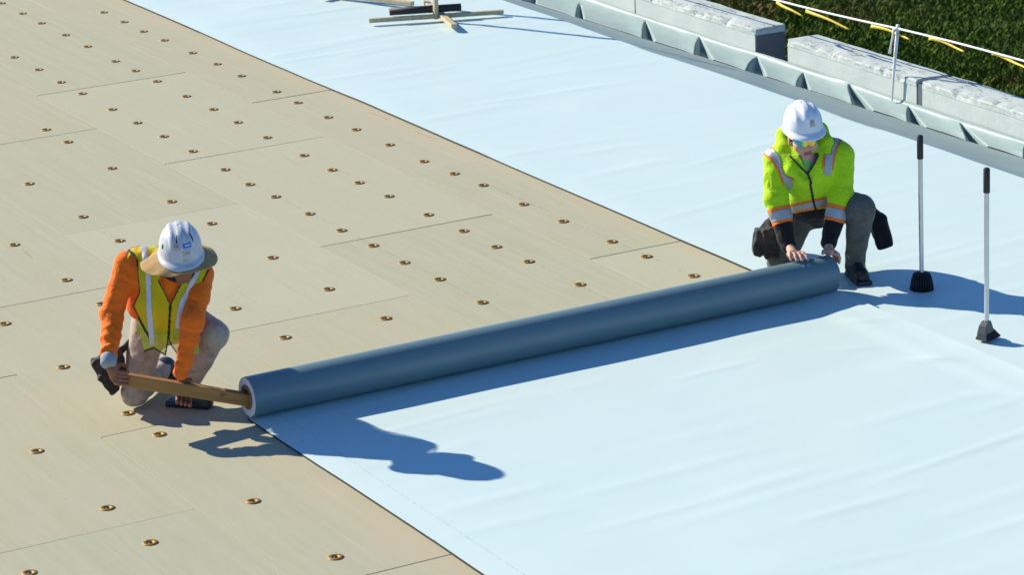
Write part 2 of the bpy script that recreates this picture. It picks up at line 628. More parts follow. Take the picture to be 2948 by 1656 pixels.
# grass: blades in the part of the lawn that shows beyond the parapet
def build_grass():
    n = 330000
    # a wedge of lawn behind the parapet
    px = RNG.uniform(-24, -6.5, n); py = RNG.uniform(7.5, 20, n)
    clump = vnoise(px * 2.2, py * 2.2, 3.1) * 0.5 + vnoise(px * 0.7, py * 0.7, 9.0) * 0.5
    keep = RNG.random(n) < np.clip(0.72 + 0.6 * clump, 0.15, 1)
    px = px[keep]; py = py[keep]; clump = clump[keep]
    n = len(px)
    h = RNG.uniform(0.04, 0.11, n) * (1 + 0.5 * clump)
    w = RNG.uniform(0.007, 0.015, n)
    a = RNG.uniform(0, 2 * math.pi, n)
    lean = RNG.uniform(0.2, 1.1, n) * h
    b = RNG.uniform(0, 2 * math.pi, n)
    dx = np.cos(a) * w; dy = np.sin(a) * w
    lx = np.cos(b) * lean; ly = np.sin(b) * lean
    z0 = np.full(n, GZ - 0.01)
    v = np.stack([np.stack([px - dx, py - dy, z0], -1), np.stack([px + dx, py + dy, z0], -1),
                  np.stack([px + dx * 0.7 + lx * 0.5, py + dy * 0.7 + ly * 0.5, GZ + h * 0.65], -1),
                  np.stack([px + lx, py + ly, GZ + h], -1)], 1).reshape(-1, 3)
    f = np.arange(n * 4).reshape(n, 4)
    o = link('grass', mesh_from(v, f, M['grass'], 'grass', False))
    tag(o, 'rough dark green lawn grass with brown patches beyond the parapet', 'grass', kind='stuff')


build_grass()
mb = MB()
mb.box((-2, -4.0, (GZ - 0.32) / 2), (30, 8.27, (-0.32 - GZ) / 2))
tag(mb.build('building', M['backer']), kind='structure')
mb = MB()
mb.box((-2.0, -4.45, -0.16), (16, 7.62, 0.11))
deck = tag(mb.build('roof_deck', M['backer']), kind='structure')

PLATES = [(-8.966,-0.255),(-8.563,0.317),(-8.102,0.310),(-8.490,-0.267),(-7.660,0.298),(-7.931,-0.272),(-7.237,0.301),(-7.418,-0.287),(-6.671,0.300),(-7.430,-0.900),(-6.788,-0.305),(-6.193,0.299),(-6.902,-0.899),(-6.385,-0.305),(-5.709,0.285),(-6.389,-0.914),(-5.960,-0.303),(-5.946,-0.916),(-5.372,-0.316),(-5.076,0.283),(-5.341,-0.922),(-4.874,-0.318),(-4.674,0.269),(-4.848,-0.929),(-4.406,-0.335),(-4.139,0.254),(-5.074,-1.540),(-4.366,-0.927),(-3.881,-0.347),(-3.695,0.260),(-4.643,-1.542),(-3.851,-0.929),(-3.174,0.259),(-3.277,-0.348),(-3.781,-1.562),(-3.266,-0.947),(-2.811,-0.362),(-2.634,0.244),(-2.819,-0.968),(-2.409,-0.357),(-2.219,0.257),(-3.749,-2.172),(-2.748,-1.563),(-2.437,-0.957),(-1.994,-0.349),(-1.850,0.273),(-2.764,-2.178),(-2.103,-1.563),(-1.932,-0.951),(-1.448,-0.346),(-1.290,0.264),(-2.099,-2.196),(-1.464,-0.954),(-0.994,-0.334),(-0.797,0.273),(-2.417,-2.775),(-1.180,-1.565),(-1.045,-0.941),(-0.568,-0.336),(-0.233,0.291),(-1.504,-2.784),(-0.392,-1.565),(-0.607,-0.951),(-0.179,-0.326),(0.158,0.300),(-0.927,-2.788),(-0.375,-2.180),(-0.177,-0.936),(0.406,-0.310),(0.661,0.318),(-0.905,-3.398),(0.289,-2.171),(0.312,-1.546),(0.370,-0.947),(0.035,-3.406),(0.957,-3.401),(1.362,-3.394),(1.223,-4.013),(2.181,-4.016),(2.513,-3.389),(2.728,-4.021),(3.387,-3.371),(2.753,-4.634),(-9.482,-0.248)]

# one plate: dished disc with a raised ring, a recess and the screw head in it
mb = MB()
mb.lathe([(0.0385, 0.0), (0.0385, 0.0012), (0.034, 0.0032), (0.029, 0.0044), (0.024, 0.0046), (0.020, 0.0034), (0.015, 0.0005), (0.0135, -0.0035), (0.0, -0.004)], 20)
mb.lathe([(0.0085, -0.0036), (0.0085, 0.0012), (0.006, 0.0034), (0.0, 0.0040)], 10, mi=1)
plate_me = mesh_from(mb.v, mb.f, [M['brass'], M['screw']], 'fastener_plate', True, mb.mi)

BW, BL, BT = 1.22, 2.44, 0.016
board_meshes = []
for gx_, gy_ in ((0.0028, 0.0016), (0.0042, 0.0022), (0.0018, 0.0012)):
    bm = bmesh.new()
    bmesh.ops.create_grid(bm, x_segments=4, y_segments=2, size=1.0)
    for v in bm.verts:
        v.co.x *= BL / 2 - gx_; v.co.y *= BW / 2 - gy_
    ret = bmesh.ops.extrude_face_region(bm, geom=list(bm.faces))
    for g in ret['geom']:
        if isinstance(g, bmesh.types.BMVert):
            g.co.z -= BT
    bmesh.ops.recalc_face_normals(bm, faces=list(bm.faces))
    edges = [e for e in bm.edges if len(e.link_faces) == 2 and abs(e.link_faces[0].normal.dot(e.link_faces[1].normal)) < 0.1 and all(v.co.z > -0.001 for v in e.verts)]
    bmesh.ops.bevel(bm, geom=edges, offset=0.0015, segments=1, affect='EDGES')
    me = bpy.data.meshes.new('cover_board')
    bm.to_mesh(me); bm.free()
    me.materials.append(M['board'])
    board_meshes.append(me)
brnd = random.Random(4)
plates_left = list(PLATES)
for s_i in range(-1, 5):                                   # strips: 0 is y 0..1.22, then towards the left of the picture
    yc = 0.61 - s_i * BW
    if s_i == -1:
        continue
    off = 0.0 if s_i % 2 == 0 else 1.22
    for k in range(-5, 3):
        xc = k * BL + off + BL / 2 - BL / 2 + BL / 2
        z = brnd.uniform(-0.0030, 0.0)
        b = link('cover_board', brnd.choice(board_meshes), deck, (xc, yc, z), (brnd.uniform(-0.0008, 0.0008), brnd.uniform(-0.0005, 0.0005), 0))
        for q in plates_left[:]:
            if abs(q[0] - xc) <= BL / 2 and abs(q[1] - yc) <= BW / 2:
                plates_left.remove(q)
                pl = link('fastener_plate', plate_me, b, (q[0] - xc, q[1] - yc, 0.0012 - z * 0), (brnd.uniform(-0.02, 0.02), brnd.uniform(-0.02, 0.02), brnd.uniform(0, 6.28)))
# two more strips at the far left so that the roof goes on
# snapped red chalk marks
def chalk(x0, x1, y0, y1, w=0.012):
    mb = MB()
    mb.add([(x0, y0 - w / 2, 0.0009), (x1, y1 - w / 2, 0.0009), (x1, y1 + w / 2, 0.0009), (x0, y0 + w / 2, 0.0009)], [(0, 1, 2, 3)])
    mb.build('chalk_line', M['chalk'], deck)


chalk(-1.9, 1.1, 0.312, 0.314)
chalk(-2.9, -2.3, -0.335, -0.29)
chalk(-3.4, 0.4, -0.945, -0.93, 0.009)
chalk(-3.4, -3.1, 0.57, 0.59, 0.02)
chalk(-4.1, -3.8, 0.56, 0.58, 0.02)
chalk(-2.35, -2.05, -2.76, -2.79, 0.014)
chalk(-2.35, -2.0, -2.20, -2.17, 0.012)
chalk(-0.5, 0.9, -0.30, -0.33, 0.01)

# ------------------------------------------------------------------ sheets of membrane
def ripple(x, y, seed=0.0):
    """crests across the sheet, uneven, in patches (metres)"""
    warp = 0.04 * vnoise(x * 0.9, y * 0.5, seed) + 0.015 * vnoise(x * 2.5, y * 0.8, seed + 5)
    xx = x + warp + 0.03 * y
    a = 0.5 + 0.5 * vnoise(x * 0.8, y * 0.55, seed + 20)
    b = 0.5 + 0.5 * vnoise(x * 1.1, y * 0.7, seed + 40)
    r_ = 0.0011 * a * vnoise(xx * 5.0, y * 0.6, seed + 60) + 0.0007 * b * vnoise(xx * 9.0, y * 1.0, seed + 80)
    r_ = r_ + 0.0030 * vnoise(x * 1.2, y * 0.9, seed + 100) + 0.0016 * vnoise(x * 1.1, y * 2.4, seed + 120)
    rg = np.random.default_rng(int(seed) + 5)
    for k in range(150):                       # separate straight creases lying across the sheet
        cx, cy = rg.uniform(-9, 6), rg.uniform(-2.8, 3.0)
        if not (y.min() - 0.2 < cy < y.max() + 0.2):
            continue
        an = rg.normal(0.03, 0.07); ln = rg.uniform(0.25, 0.8); wd = rg.uniform(0.025, 0.06); am = rg.uniform(0.0006, 0.0021)
        u = (x - cx) * math.cos(an) + (y - cy) * math.sin(an)
        v = -(x - cx) * math.sin(an) + (y - cy) * math.cos(an)
        r_ = r_ + am * np.exp(-(u / wd) ** 2 - (v / ln) ** 4)
    return r_ * 1.5


def sheet(name, x0, x1, y0, y1, zbase, mat, parent, seed, nx, ny, edge0=True, edge1=True, thick=0.004, zfun=None):
    xs = np.linspace(x0, x1, nx)
    # finer rows near the long edges
    tt = np.linspace(0, 1, ny)
    ys = y0 + (y1 - y0) * tt
    X, Y = np.meshgrid(xs, ys, indexing='ij')
    Z = zbase + ripple(X, Y, seed)
    wob = 0.012 * vnoise(xs * 0.5, 0 * xs, seed + 7) + 0.004 * vnoise(xs * 2.3, 0 * xs, seed + 9)
    if edge0:
        Y = Y + wob[:, None] * np.clip(1 - (Y - y0) / 0.3, 0, 1)
        e = np.clip(1 - (Y - y0) / 0.22, 0, 1)
        Z = Z * (1 - e ** 2) + (thick * 1.1) * e ** 2
    if edge1:
        Y = Y + wob[:, None] * np.clip(1 - (y1 - Y) / 0.3, 0, 1)
    if zfun is not None:
        Z = Z + zfun(X, Y)
    V, F = grid_mesh(X, Y, Z)
    # side walls along the long edges
    nv = len(V)
    idx = np.arange(nx * ny).reshape(nx, ny)
    extra = []; fm = [0] * len(F)
    Vs = [V]
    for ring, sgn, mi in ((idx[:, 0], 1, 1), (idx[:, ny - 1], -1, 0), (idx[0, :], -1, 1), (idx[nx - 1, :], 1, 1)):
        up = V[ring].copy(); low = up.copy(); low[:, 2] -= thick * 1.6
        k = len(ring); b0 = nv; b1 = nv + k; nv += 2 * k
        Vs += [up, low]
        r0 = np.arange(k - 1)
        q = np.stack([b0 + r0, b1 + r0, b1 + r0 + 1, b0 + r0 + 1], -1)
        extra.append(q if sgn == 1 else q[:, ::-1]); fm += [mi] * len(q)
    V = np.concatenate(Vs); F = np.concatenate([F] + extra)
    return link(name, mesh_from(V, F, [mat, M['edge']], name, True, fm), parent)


E0, E1, SEAM = 0.640, -2.916, 0.770
RIDGE = 3.15
ROLL_X, ROLL_R = 1.425, 0.109
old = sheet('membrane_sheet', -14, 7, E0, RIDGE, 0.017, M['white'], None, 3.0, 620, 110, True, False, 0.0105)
tag(old, 'white roofing membrane sheet already laid between bare boards and grey gutter strip', 'membrane sheet')

roll = empty('membrane_roll', (ROLL_X, (E1 + SEAM) / 2, 0))
tag(roll, 'long blue-grey roofing membrane roll with its white sheet unrolled towards the camera', 'membrane roll')


def over(X, Y):        # the new sheet rides up over the old one at the seam
    t = np.clip((Y - 0.44) / 0.16, 0, 1)
    e = np.clip((Y - 0.57) / 0.20, 0, 1)
    r_ = 0.009 * t * t * (3 - 2 * t) + 0.020 * e ** 2 * (0.75 + 0.35 * vnoise(X * 1.4, 0 * X, 5))
    puck = np.zeros_like(X)
    for (px_, py_, a_, ang) in ((2.0, 0.60, 0.007, 0.9), (2.75, 0.52, 0.009, 0.8), (3.4, 0.45, 0.006, 0.7), (2.35, 0.3, 0.004, 1.0)):
        u = (X - px_) * math.cos(ang) + (Y - py_) * math.sin(ang)
        v = -(X - px_) * math.sin(ang) + (Y - py_) * math.cos(ang)
        puck += a_ * np.exp(-(u / 0.12) ** 2 - (v / 0.035) ** 2)
    return r_ + puck


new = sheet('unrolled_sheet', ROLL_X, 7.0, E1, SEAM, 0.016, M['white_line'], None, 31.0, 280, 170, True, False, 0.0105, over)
new.parent = roll
new.location = (-ROLL_X, -(E1 + SEAM) / 2, 0)


def build_roll():
    n = 72
    yc = (E1 + SEAM) / 2
    ys = np.concatenate([[E1 + 0.0, E1 + 0.003], np.linspace(E1 + 0.01, SEAM - 0.03, 60), [SEAM - 0.012, SEAM - 0.003, SEAM]])
    rr = np.full(len(ys), ROLL_R); rr[0] -= 0.003; rr[1] -= 0.001
    rr[-1] -= 0.010; rr[-2] -= 0.004; rr[-3] -= 0.001
    th = np.linspace(0, 2 * math.pi, n, endpoint=False)
    T, Yg = np.meshgrid(th, ys, indexing='ij')
    rad = rr[None, :] + 0.0008 * vnoise(np.cos(T) * 2, np.sin(T) * 2, Yg * 0.8) + 0.0012 * vnoise(Yg * 0.7, 0 * T, 4)
    X = rad * np.cos(T); Z = ROLL_R + 0.016 + rad * np.sin(T)
    V = np.stack([X, Yg - yc, Z], -1).reshape(-1, 3)
    ny = len(ys)
    i = np.arange(n * ny).reshape(n, ny)
    i2 = np.roll(i, -1, 0)
    F = np.stack([i[:, :-1], i[:, 1:], i2[:, 1:], i2[:, :-1]], -1).reshape(-1, 4)
    link('roll', mesh_from(V, F, M['roll'], 'roll'), roll)
    # end faces: wound layers with fine steps
    for ye, sg, nm in ((E1, -1, 'roll_end'), (SEAM, 1, 'roll_end')):
        radii = np.linspace(0.0655, ROLL_R - 0.003 if sg < 0 else ROLL_R - 0.010, 26)
        step = np.where(np.arange(26) % 2 == 0, 0.0, 0.0022) + RNG.uniform(-0.0008, 0.0008, 26)
        Tn, Rn = np.meshgrid(th, radii, indexing='ij')
        Yn = ye - yc + sg * np.broadcast_to(step, Tn.shape) * 0.6 - sg * 0.0015
        V = np.stack([Rn * np.cos(Tn), Yn, ROLL_R + 0.016 + Rn * np.sin(Tn)], -1).reshape(-1, 3)
        i = np.arange(n * 26).reshape(n, 26); i2 = np.roll(i, -1, 0)
        F = np.stack([i[:, :-1], i[:, 1:], i2[:, 1:], i2[:, :-1]], -1).reshape(-1, 4)
        if sg > 0: F = F[:, ::-1]
        link(nm, mesh_from(V, F[:, ::-1], M['rollend'], nm, False), roll)
    mb = MB()
    L0, L1 = E1 - 0.006 - yc, SEAM + 0.006 - yc
    ro, ri = 0.0665, 0.051
    vs = []; fs = []
    for (r_, y) in ((ri, L0), (ro, L0), (ro, L1), (ri, L1)):
        for k in range(40):
            a = 2 * math.pi * k / 40
            vs.append((r_ * math.cos(a), y, ROLL_R + 0.016 + r_ * math.sin(a)))
    for q in range(4):
        for k in range(40):
            a, b = q * 40 + k, q * 40 + (k + 1) % 40
            c, d = ((q + 1) % 4) * 40 + (k + 1) % 40, ((q + 1) % 4) * 40 + k
            fs.append((a, d, c, b))
    mb.add(vs, fs)
    mb.build('core_tube', M['card'], roll, True)
    # small printed mark near the far end of the roll
    mb = MB()
    for (yy, ww) in ((0.545, 0.016), (0.58, 0.018)):
        for k in range(10):
            a0 = 2 * math.pi * k / 10; a1 = 2 * math.pi * (k + 1) / 10
            ring = []
            for a_, rr_ in ((a0, 1.0), (a1, 1.0), (a1, 0.5), (a0, 0.5)):
                s_ = math.sin(a_) * rr_ * 0.014; t_ = math.cos(a_) * rr_ * ww * 0.6
                ang = R(62) + s_ / ROLL_R
                ring.append(((ROLL_R + 0.002) * math.cos(ang), yy + t_ - yc, ROLL_R + 0.016 + (ROLL_R + 0.002) * math.sin(ang)))
            if k not in (3, 8):
                mb.add(ring, [(0, 1, 2, 3)])
    mb.build('printed_mark', M['print'], roll)


build_roll()

# grey gutter strip and flashing turned up against the parapet
flash = empty('edge_flashing', (-3, 3.6, -0.1))
tag(flash, 'grey membrane strip and puckered flashing turned up along the concrete parapet', 'flashing')
CREASE_Y, CREASE_Z = 3.785, -0.160
WALL_Y, WALL_TOP = 4.0, 0.095


PUCKERS = ((-7.35, -7.17, -7.10, .55), (-6.48, -6.40, -6.42, .60), (-5.47, -5.33, -5.40, .80), (-4.72, -4.50, -4.62, .85), (-4.02, -3.78, -3.82, .78),
           (-3.36, -3.22, -3.24, .70), (-2.65, -2.43, -2.66, .95), (-1.99, -1.81, -1.95, .75), (-1.32, -1.13, -1.36, .80), (-0.72, -0.52, -0.66, .75), (0.1, 0.3, 0.2, .7), (0.9, 1.05, 1.0, .7))


def build_flashing():
    xs = np.concatenate([np.linspace(-14, -8.2, 60), np.linspace(-8.19, 1.2, 1250), np.linspace(1.25, 6, 50)])
    cw = 0.012 * vnoise(xs * 0.6, 0 * xs, 2.2) + 0.028 * np.clip(xs + 4.0, -4, 5)
    # apron, running on below the loose edge of the flashing
    t = np.linspace(0, 1, 30)
    X, T = np.meshgrid(xs, t, indexing='ij')
    TT = np.clip(T / 0.82, 0, 1)
    T2 = np.clip((T - 0.82) / 0.18, 0, 1)
    Yp = RIDGE - 0.012 + (CREASE_Y + cw[:, None] - RIDGE) * TT + 0.012 * T2
    sag = np.sin(TT * math.pi) * 0.012
    Z = 0.012 + (CREASE_Z - 0.012) * (TT ** 1.05) - sag - 0.05 * T2 + 0.004 * vnoise(X * 2.0, T * 3, 5) + 0.006 * vnoise(X * 0.7, T * 2, 9) * np.sin(TT * math.pi)
    V, F = grid_mesh(X, Yp, Z)
    V = V - np.array([-3, 3.6, -0.1])
    link('gutter_strip', mesh_from(V, F, M['guttermem'], 'gutter_strip'), flash)
    # upturned flashing: its loose lower edge lifts into small fishmouths
    t = np.linspace(0, 1, 40)
    X, T = np.meshgrid(xs, t, indexing='ij')
    y0 = CREASE_Y + cw[:, None] - 0.006
    y1 = WALL_Y - 0.006
    Yp = y0 + (y1 - y0) * np.sin(T * math.pi / 2) ** 0.95
    top = -0.086 + 0.006 * vnoise(xs * 1.5, 0 * xs, 8)[:, None]
    zb = CREASE_Z + 0.003
    Z = zb + (top - zb) * (0.35 * T + 0.65 * T ** 1.9)
    XS = X + 1.79 * (Yp - y0)                 # puckers lean back along the cove
    rec = np.zeros_like(X); bul = np.zeros_like(X)
    for (b0, b1, ap, hh_) in PUCKERS:
        th_ = np.clip(T / hh_, 0, 1)
        le = b0 + (ap - b0) * th_; ri = b1 + (ap - b1) * th_
        w_ = np.maximum(ri - le, 1e-3)
        ins = np.clip((XS - le) / 0.012, 0, 1) * np.clip((ri - XS) / (0.18 * w_ + 0.004), 0, 1) * (T < hh_)
        rec = np.maximum(rec, 0.075 * ins * np.clip((1 - th_) * 2.2, 0, 1))
        bul = np.maximum(bul, 0.050 * np.clip(1 + (XS - le) / 0.28, 0, 1) ** 1.6 * (XS <= le + 0.012) * np.clip(1 - (XS - le) / 0.012, 0, 1) * (1 - th_) ** 0.7)
    Yp = Yp + rec * 0.30 - bul * 0.55 - 0.006 * vnoise(X * 1.7, T * 1.5, 3.0) * np.sin(T * math.pi)
    Z = Z - rec * 0.90 + bul * 0.50 * np.clip(T * 5, 0.12, 1) + 0.004 * vnoise(X * 3, T * 2, 1.0) * T
    V, F = grid_mesh(X, Yp, Z)
    V = V - np.array([-3, 3.6, -0.1])
    V[:, 2] += 0.0
    fo = link('upturned_flashing', mesh_from(V, F, [M['greymem'], M['lapedge']], 'upturned_flashing'), flash)
    md = fo.modifiers.new('thickness', 'SOLIDIFY'); md.thickness = 0.007; md.material_offset_rim = 1


build_flashing()


# ------------------------------------------------------------------ parapet walls
def wall_panel(x0, x1, parent, seed, name='concrete_panel', notch=0.0):
    """precast panel with chipped, slightly uneven edges and a cap lip"""
    nx = max(4, int((x1 - x0) / 0.04))
    xs = np.linspace(x0, x1, nx)
    prof = [(WALL_Y, -0.30), (WALL_Y, -0.02), (WALL_Y, WALL_TOP - 0.055), (WALL_Y - 0.003, WALL_TOP - 0.050), (WALL_Y - 0.004, WALL_TOP - 0.012), (WALL_Y + 0.004, WALL_TOP),
            (WALL_Y + 0.10, WALL_TOP + 0.003), (WALL_Y + 0.19, WALL_TOP + 0.001), (WALL_Y + 0.275, WALL_TOP), (WALL_Y + 0.283, WALL_TOP - 0.01), (WALL_Y + 0.283, WALL_TOP - 0.05), (WALL_Y + 0.275, WALL_TOP - 0.06), (WALL_Y + 0.275, -0.32)]
    X = np.repeat(xs[:, None], len(prof), 1)
    Y = np.repeat(np.array([p_[0] for p_ in prof])[None], nx, 0).astype(float)
    Z = np.repeat(np.array([p_[1] for p_ in prof])[None], nx, 0).astype(float)
    for j in (3, 4, 5, 6, 7, 8, 9):
        Z[:, j] += 0.0035 * vnoise(xs * 6, j + 0 * xs, seed)
        chip = np.clip(vnoise(xs * 9, j * 0.3 + 0 * xs, seed + 3) - 0.25, 0, 1) * 0.035 + np.clip(vnoise(xs * 23, j * 0.3 + 0 * xs, seed + 13) - 0.3, 0, 1) * 0.014
        if j in (4, 5, 9):
            Z[:, j] -= chip
            Y[:, j] += chip * (0.8 if j < 6 else -0.8)
    V, F = grid_mesh(X, Y, Z, flip=True)
    F = [tuple(f) for f in F]
    npf = len(prof)
    F.append(tuple(range(npf)))
    F.append(tuple((nx - 1) * npf + k for k in reversed(range(npf))))
    me = mesh_from(V - np.array([0, WALL_Y, 0]), F, [M['concrete'], M['wallgrey']], name, False)
    return link(name, me, parent)


pA = empty('parapet_wall', (0, WALL_Y, 0))
tag(pA, 'pale concrete parapet wall ending in a shaded face painted dark grey left of the gap', 'parapet wall')
wall_panel(-14.0, -6.052, pA, 1.0)
wall_panel(-6.030, -4.252, pA, 2.0)
mb = MB()
mb.box((-4.246, 0.138, -0.125), (0.004, 0.134, 0.165))
mb.build('end_face_shade', M['wallgrey'], pA)  # thin dark sheet: shade of the end turned from the sun, painted on
pB = empty('parapet_wall', (0, WALL_Y, 0))
tag(pB, 'pale concrete parapet wall with a vertical joint right of the gap, behind the right worker', 'parapet wall')
wall_panel(-3.80, -2.150, pB, 3.0)
wall_panel(-2.080, 6.0, pB, 4.0)
mb = MB()
mb.box((-2.115, 0.13, -0.12), (0.0345, 0.125, 0.19))
mb.build('joint_strip', M['wallgrey'], pB)  # dark grey strip filling the joint between the panels

# ------------------------------------------------------------------ warning line: stake, rope, flags
st = empty('stake', (-2.386, 3.955, -0.10))
tag(st, 'thin white stake leaning at the parapet and carrying the warning line', 'stake')
mb = MB()
mb.tube([(0, 0, 0), (0.02, 0, 0.2), (0.045, 0.002, 0.4), (0.068, 0.005, 0.575)], [0.006, 0.010, 0.0135, 0.0145], 8)
mb.build('post', M['white_paint'], st, True)
mb = MB()
mb.tube([(0.052, -0.022, 0.548), (0.05, -0.028, 0.49), (0.028, -0.03, 0.42), (0.018, -0.034, 0.36)], [0.008, 0.01, 0.007, 0.012], 6)
mb.tube([(0.03, -0.01, 0.545), (0.06, -0.024, 0.55), (0.09, -0.005, 0.545), (0.065, 0.022, 0.55), (0.03, 0.0, 0.545)], 0.009, 6)
mb.build('rope_tail', M['white_paint'], st, True)
rope = empty('warning_line', (-2.318, 3.955, 0.449))
tag(rope, 'white warning rope strung above the parapet with yellow flags', 'rope')
pts = []
for x in np.linspace(-9.0, 5.0, 120):
    z = 0.449 + (0.030 * (x + 2.318) * 0.72 if x > -2.318 else 0.036 * (x + 2.318))
    sgn = 0.006 * math.sin((x + 2.318) * 2.1)
    pts.append((x + 2.318, 0.0, z - 0.449 + sgn))
mb = MB(); mb.tube(pts, 0.0080, 8)
mb.build('rope', M['white_paint'], rope, True)


def flag(x0, length, drop, seed):
    n = 14
    vs = []; fs = []
    for i in range(n + 1):
        u = i / n
        x = x0 + 2.318 + length * u
        rz = np.interp(x, [p_[0] for p_ in pts], [p_[2] for p_ in pts])
        zc = rz - 0.006 - drop * u ** 1.3 - 0.004 * math.sin(u * 7 + seed)
        wd = 0.024 * (1 - 0.6 * u)
        yy = -0.012 - 0.02 * math.sin(u * 3.0 + seed)
        vs += [(x, yy, zc + wd * 0.35), (x, yy - 0.006, zc - wd * 0.65)]
    for i in range(n):
        fs.append((2 * i, 2 * i + 1, 2 * i + 3, 2 * i + 2))
    me = mesh_from(vs, fs, M['yellow'], 'flag', True)
    o = link('flag', me, rope)
    md = o.modifiers.new('thickness', 'SOLIDIFY'); md.thickness = 0.002
    return o


for fx, fl, fd, sd in ((-3.86, .36, .055, 0), (-3.44, .52, .075, 1), (-2.60, .42, .05, 2), (-1.92, .40, .04, 3), (-1.22, .42, .03, 4), (-0.5, .4, .05, 5)):
    flag(fx, fl, fd, sd)

# ------------------------------------------------------------------ wooden stands at the far side of the white sheet
def stand(loc, legA, legB, height, label, post_lean=(0, 0)):
    s_ = empty('warning_stand', loc)
    tag(s_, label, 'stand', 'wooden warning-line stands')
    mb = MB(); mb.bar(legA[0], legA[1], 0.034, 0.034); mb.build('base_leg', M['wood_pale'], s_)
    mb = MB(); mb.bar(legB[0], legB[1], 0.048, 0.032); mb.build('base_leg', M['wood_pale'], s_)
    mb = MB(); mb.bar((0, 0, 0.02), (post_lean[0], post_lean[1], height), 0.034, 0.034, up=(1, 0, 0)); mb.build('post', M['wood_pale'], s_)
    return s_


stand((-6.40, 2.33, 0.016), ((-0.21, -0.50, 0.040), (0.195, 0.52, 0.040)), ((-0.60, 0.22, 0.03), (0.46, -0.075, 0.052)), 1.38, 'pale wooden warning stand with crossed feet and black tube across its foot', (0.03, 0.03))
stand((-7.75, 2.05, 0.016), ((0.05, -0.12, 0.040), (-0.12, 0.30, 0.040)), ((-0.50, -0.20, 0.03), (0.83, 0.34, 0.050)), 1.38, 'pale wooden warning stand, only one foot in view at the top edge')
mb = MB()
mb.tube([(-0.11, -0.27, 0.0), (0.11, 0.27, 0.0)], 0.032, 12)
o = mb.build('weight_tube', M['black'], None, True, (-6.48, 2.28, 0.108))
tag(o, 'black tube lying across the foot of the wooden stand', 'tube')

# ------------------------------------------------------------------ standing brushes
def brush(loc, height, lean, label, kind):
    b = empty('deck_brush', loc, 0.0)
    tag(b, label, 'brush', 'long-handled brushes standing on the sheet')
    lx, ly = lean
    top = Vector((lx, ly, height)); bot = Vector((0, 0, 0.07))
    d = (top - bot)
    mb = MB(); mb.tube([bot, bot + d * 0.5, top], 0.0135, 14); mb.build('handle', M['steel'], b, 'auto')
    g0 = bot + d * (1 - 0.135 / d.length)
    mb = MB(); mb.tube([g0, g0 + d * 0.004, top - d * 0.004, top + d.normalized() * 0.004], [0.016, 0.0185, 0.0185, 0.014], 14); mb.build('grip', M['black'], b, 'auto')
    if kind == 0:
        mb = MB()
        mb.lathe([(0.0, 0.108), (0.035, 0.106), (0.046, 0.098), (0.052, 0.085), (0.03, 0.08)], 20)
        mb.build('cap', M['bristle'], b, True)
        n = 26
        for ring, rr in ((0, 0.058),):
            mb = MB()
            for k in range(n):
                a = 2 * math.pi * k / n
                ca, sa = math.cos(a), math.sin(a)
                mb.tube([(0.046 * ca, 0.046 * sa, 0.098), (0.056 * ca, 0.056 * sa, 0.06), (0.064 * ca, 0.064 * sa, 0.004)], [0.004, 0.006, 0.0068], 6)
            for k in range(18):
                a = 2 * math.pi * (k + 0.5) / 18
                ca, sa = math.cos(a), math.sin(a)
                mb.tube([(0.03 * ca, 0.03 * sa, 0.09), (0.042 * ca, 0.042 * sa, 0.003)], [0.008, 0.009], 6)
            mb.build('bristles', M['bristle'], b, True)
    else:
        # block turned side-on with bristles flattened to one side
        d1 = Vector((-0.35, 0.94, 0)).normalized(); d2 = Vector((0.94, 0.35, 0)).normalized()
        mb = MB()
        prof = []
        Mx = Matrix(((d2.x, d1.x, 0), (d2.y, d1.y, 0), (0, 0, 1)))
        vs = []; fs = []
        outl = [(-0.052, 0.004), (-0.056, 0.045), (-0.045, 0.085), (-0.02, 0.105), (0.012, 0.105), (0.022, 0.08), (0.03, 0.05), (0.05, 0.004)]
        k = len(outl)
        for th_ in (-0.03, 0.03):
            for (u_, z_) in outl:
                vs.append(d1 * u_ + d2 * th_ * (1 - z_ * 3.5) + Vector((0, 0, z_)))
        fs.append(tuple(range(k))); fs.append(tuple(reversed(range(k, 2 * k))))
        for i in range(k):
            fs.append((i, k + i, k + (i + 1) % k, (i + 1) % k))
        mb.add(vs, fs)
        mb.build('head', M['darkgrey'], b)
        mb = MB()
        for i in range(9):
            for j in range(4):
                u_ = -0.046 + i * 0.0125; v_ = -0.026 + j * 0.017
                p0 = d1 * u_ * 0.7 + d2 * v_ * 0.7 + Vector((0, 0, 0.05))
                p1 = d1 * (u_ * 1.12 + 0.012) + d2 * v_ * 1.5 + Vector((0, 0, 0.004))
                mb.tube([p0, p1], [0.005, 0.0075], 6)
        mb.build('bristles', M['bristle'], b, True)
    return b


brush((1.702, 1.211, 0.014), 0.915, (-0.012, -0.006), 'aluminium-handled black round brush standing in the right worker\'s shadow', 0)
brush((2.655, 0.945, 0.026), 0.965, (-0.004, -0.006), 'aluminium-handled black brush standing in the sun at the right edge', 1)

# ------------------------------------------------------------------ people: distance fields turned into meshes
def A3(p):
    return np.asarray(p, np.float32)


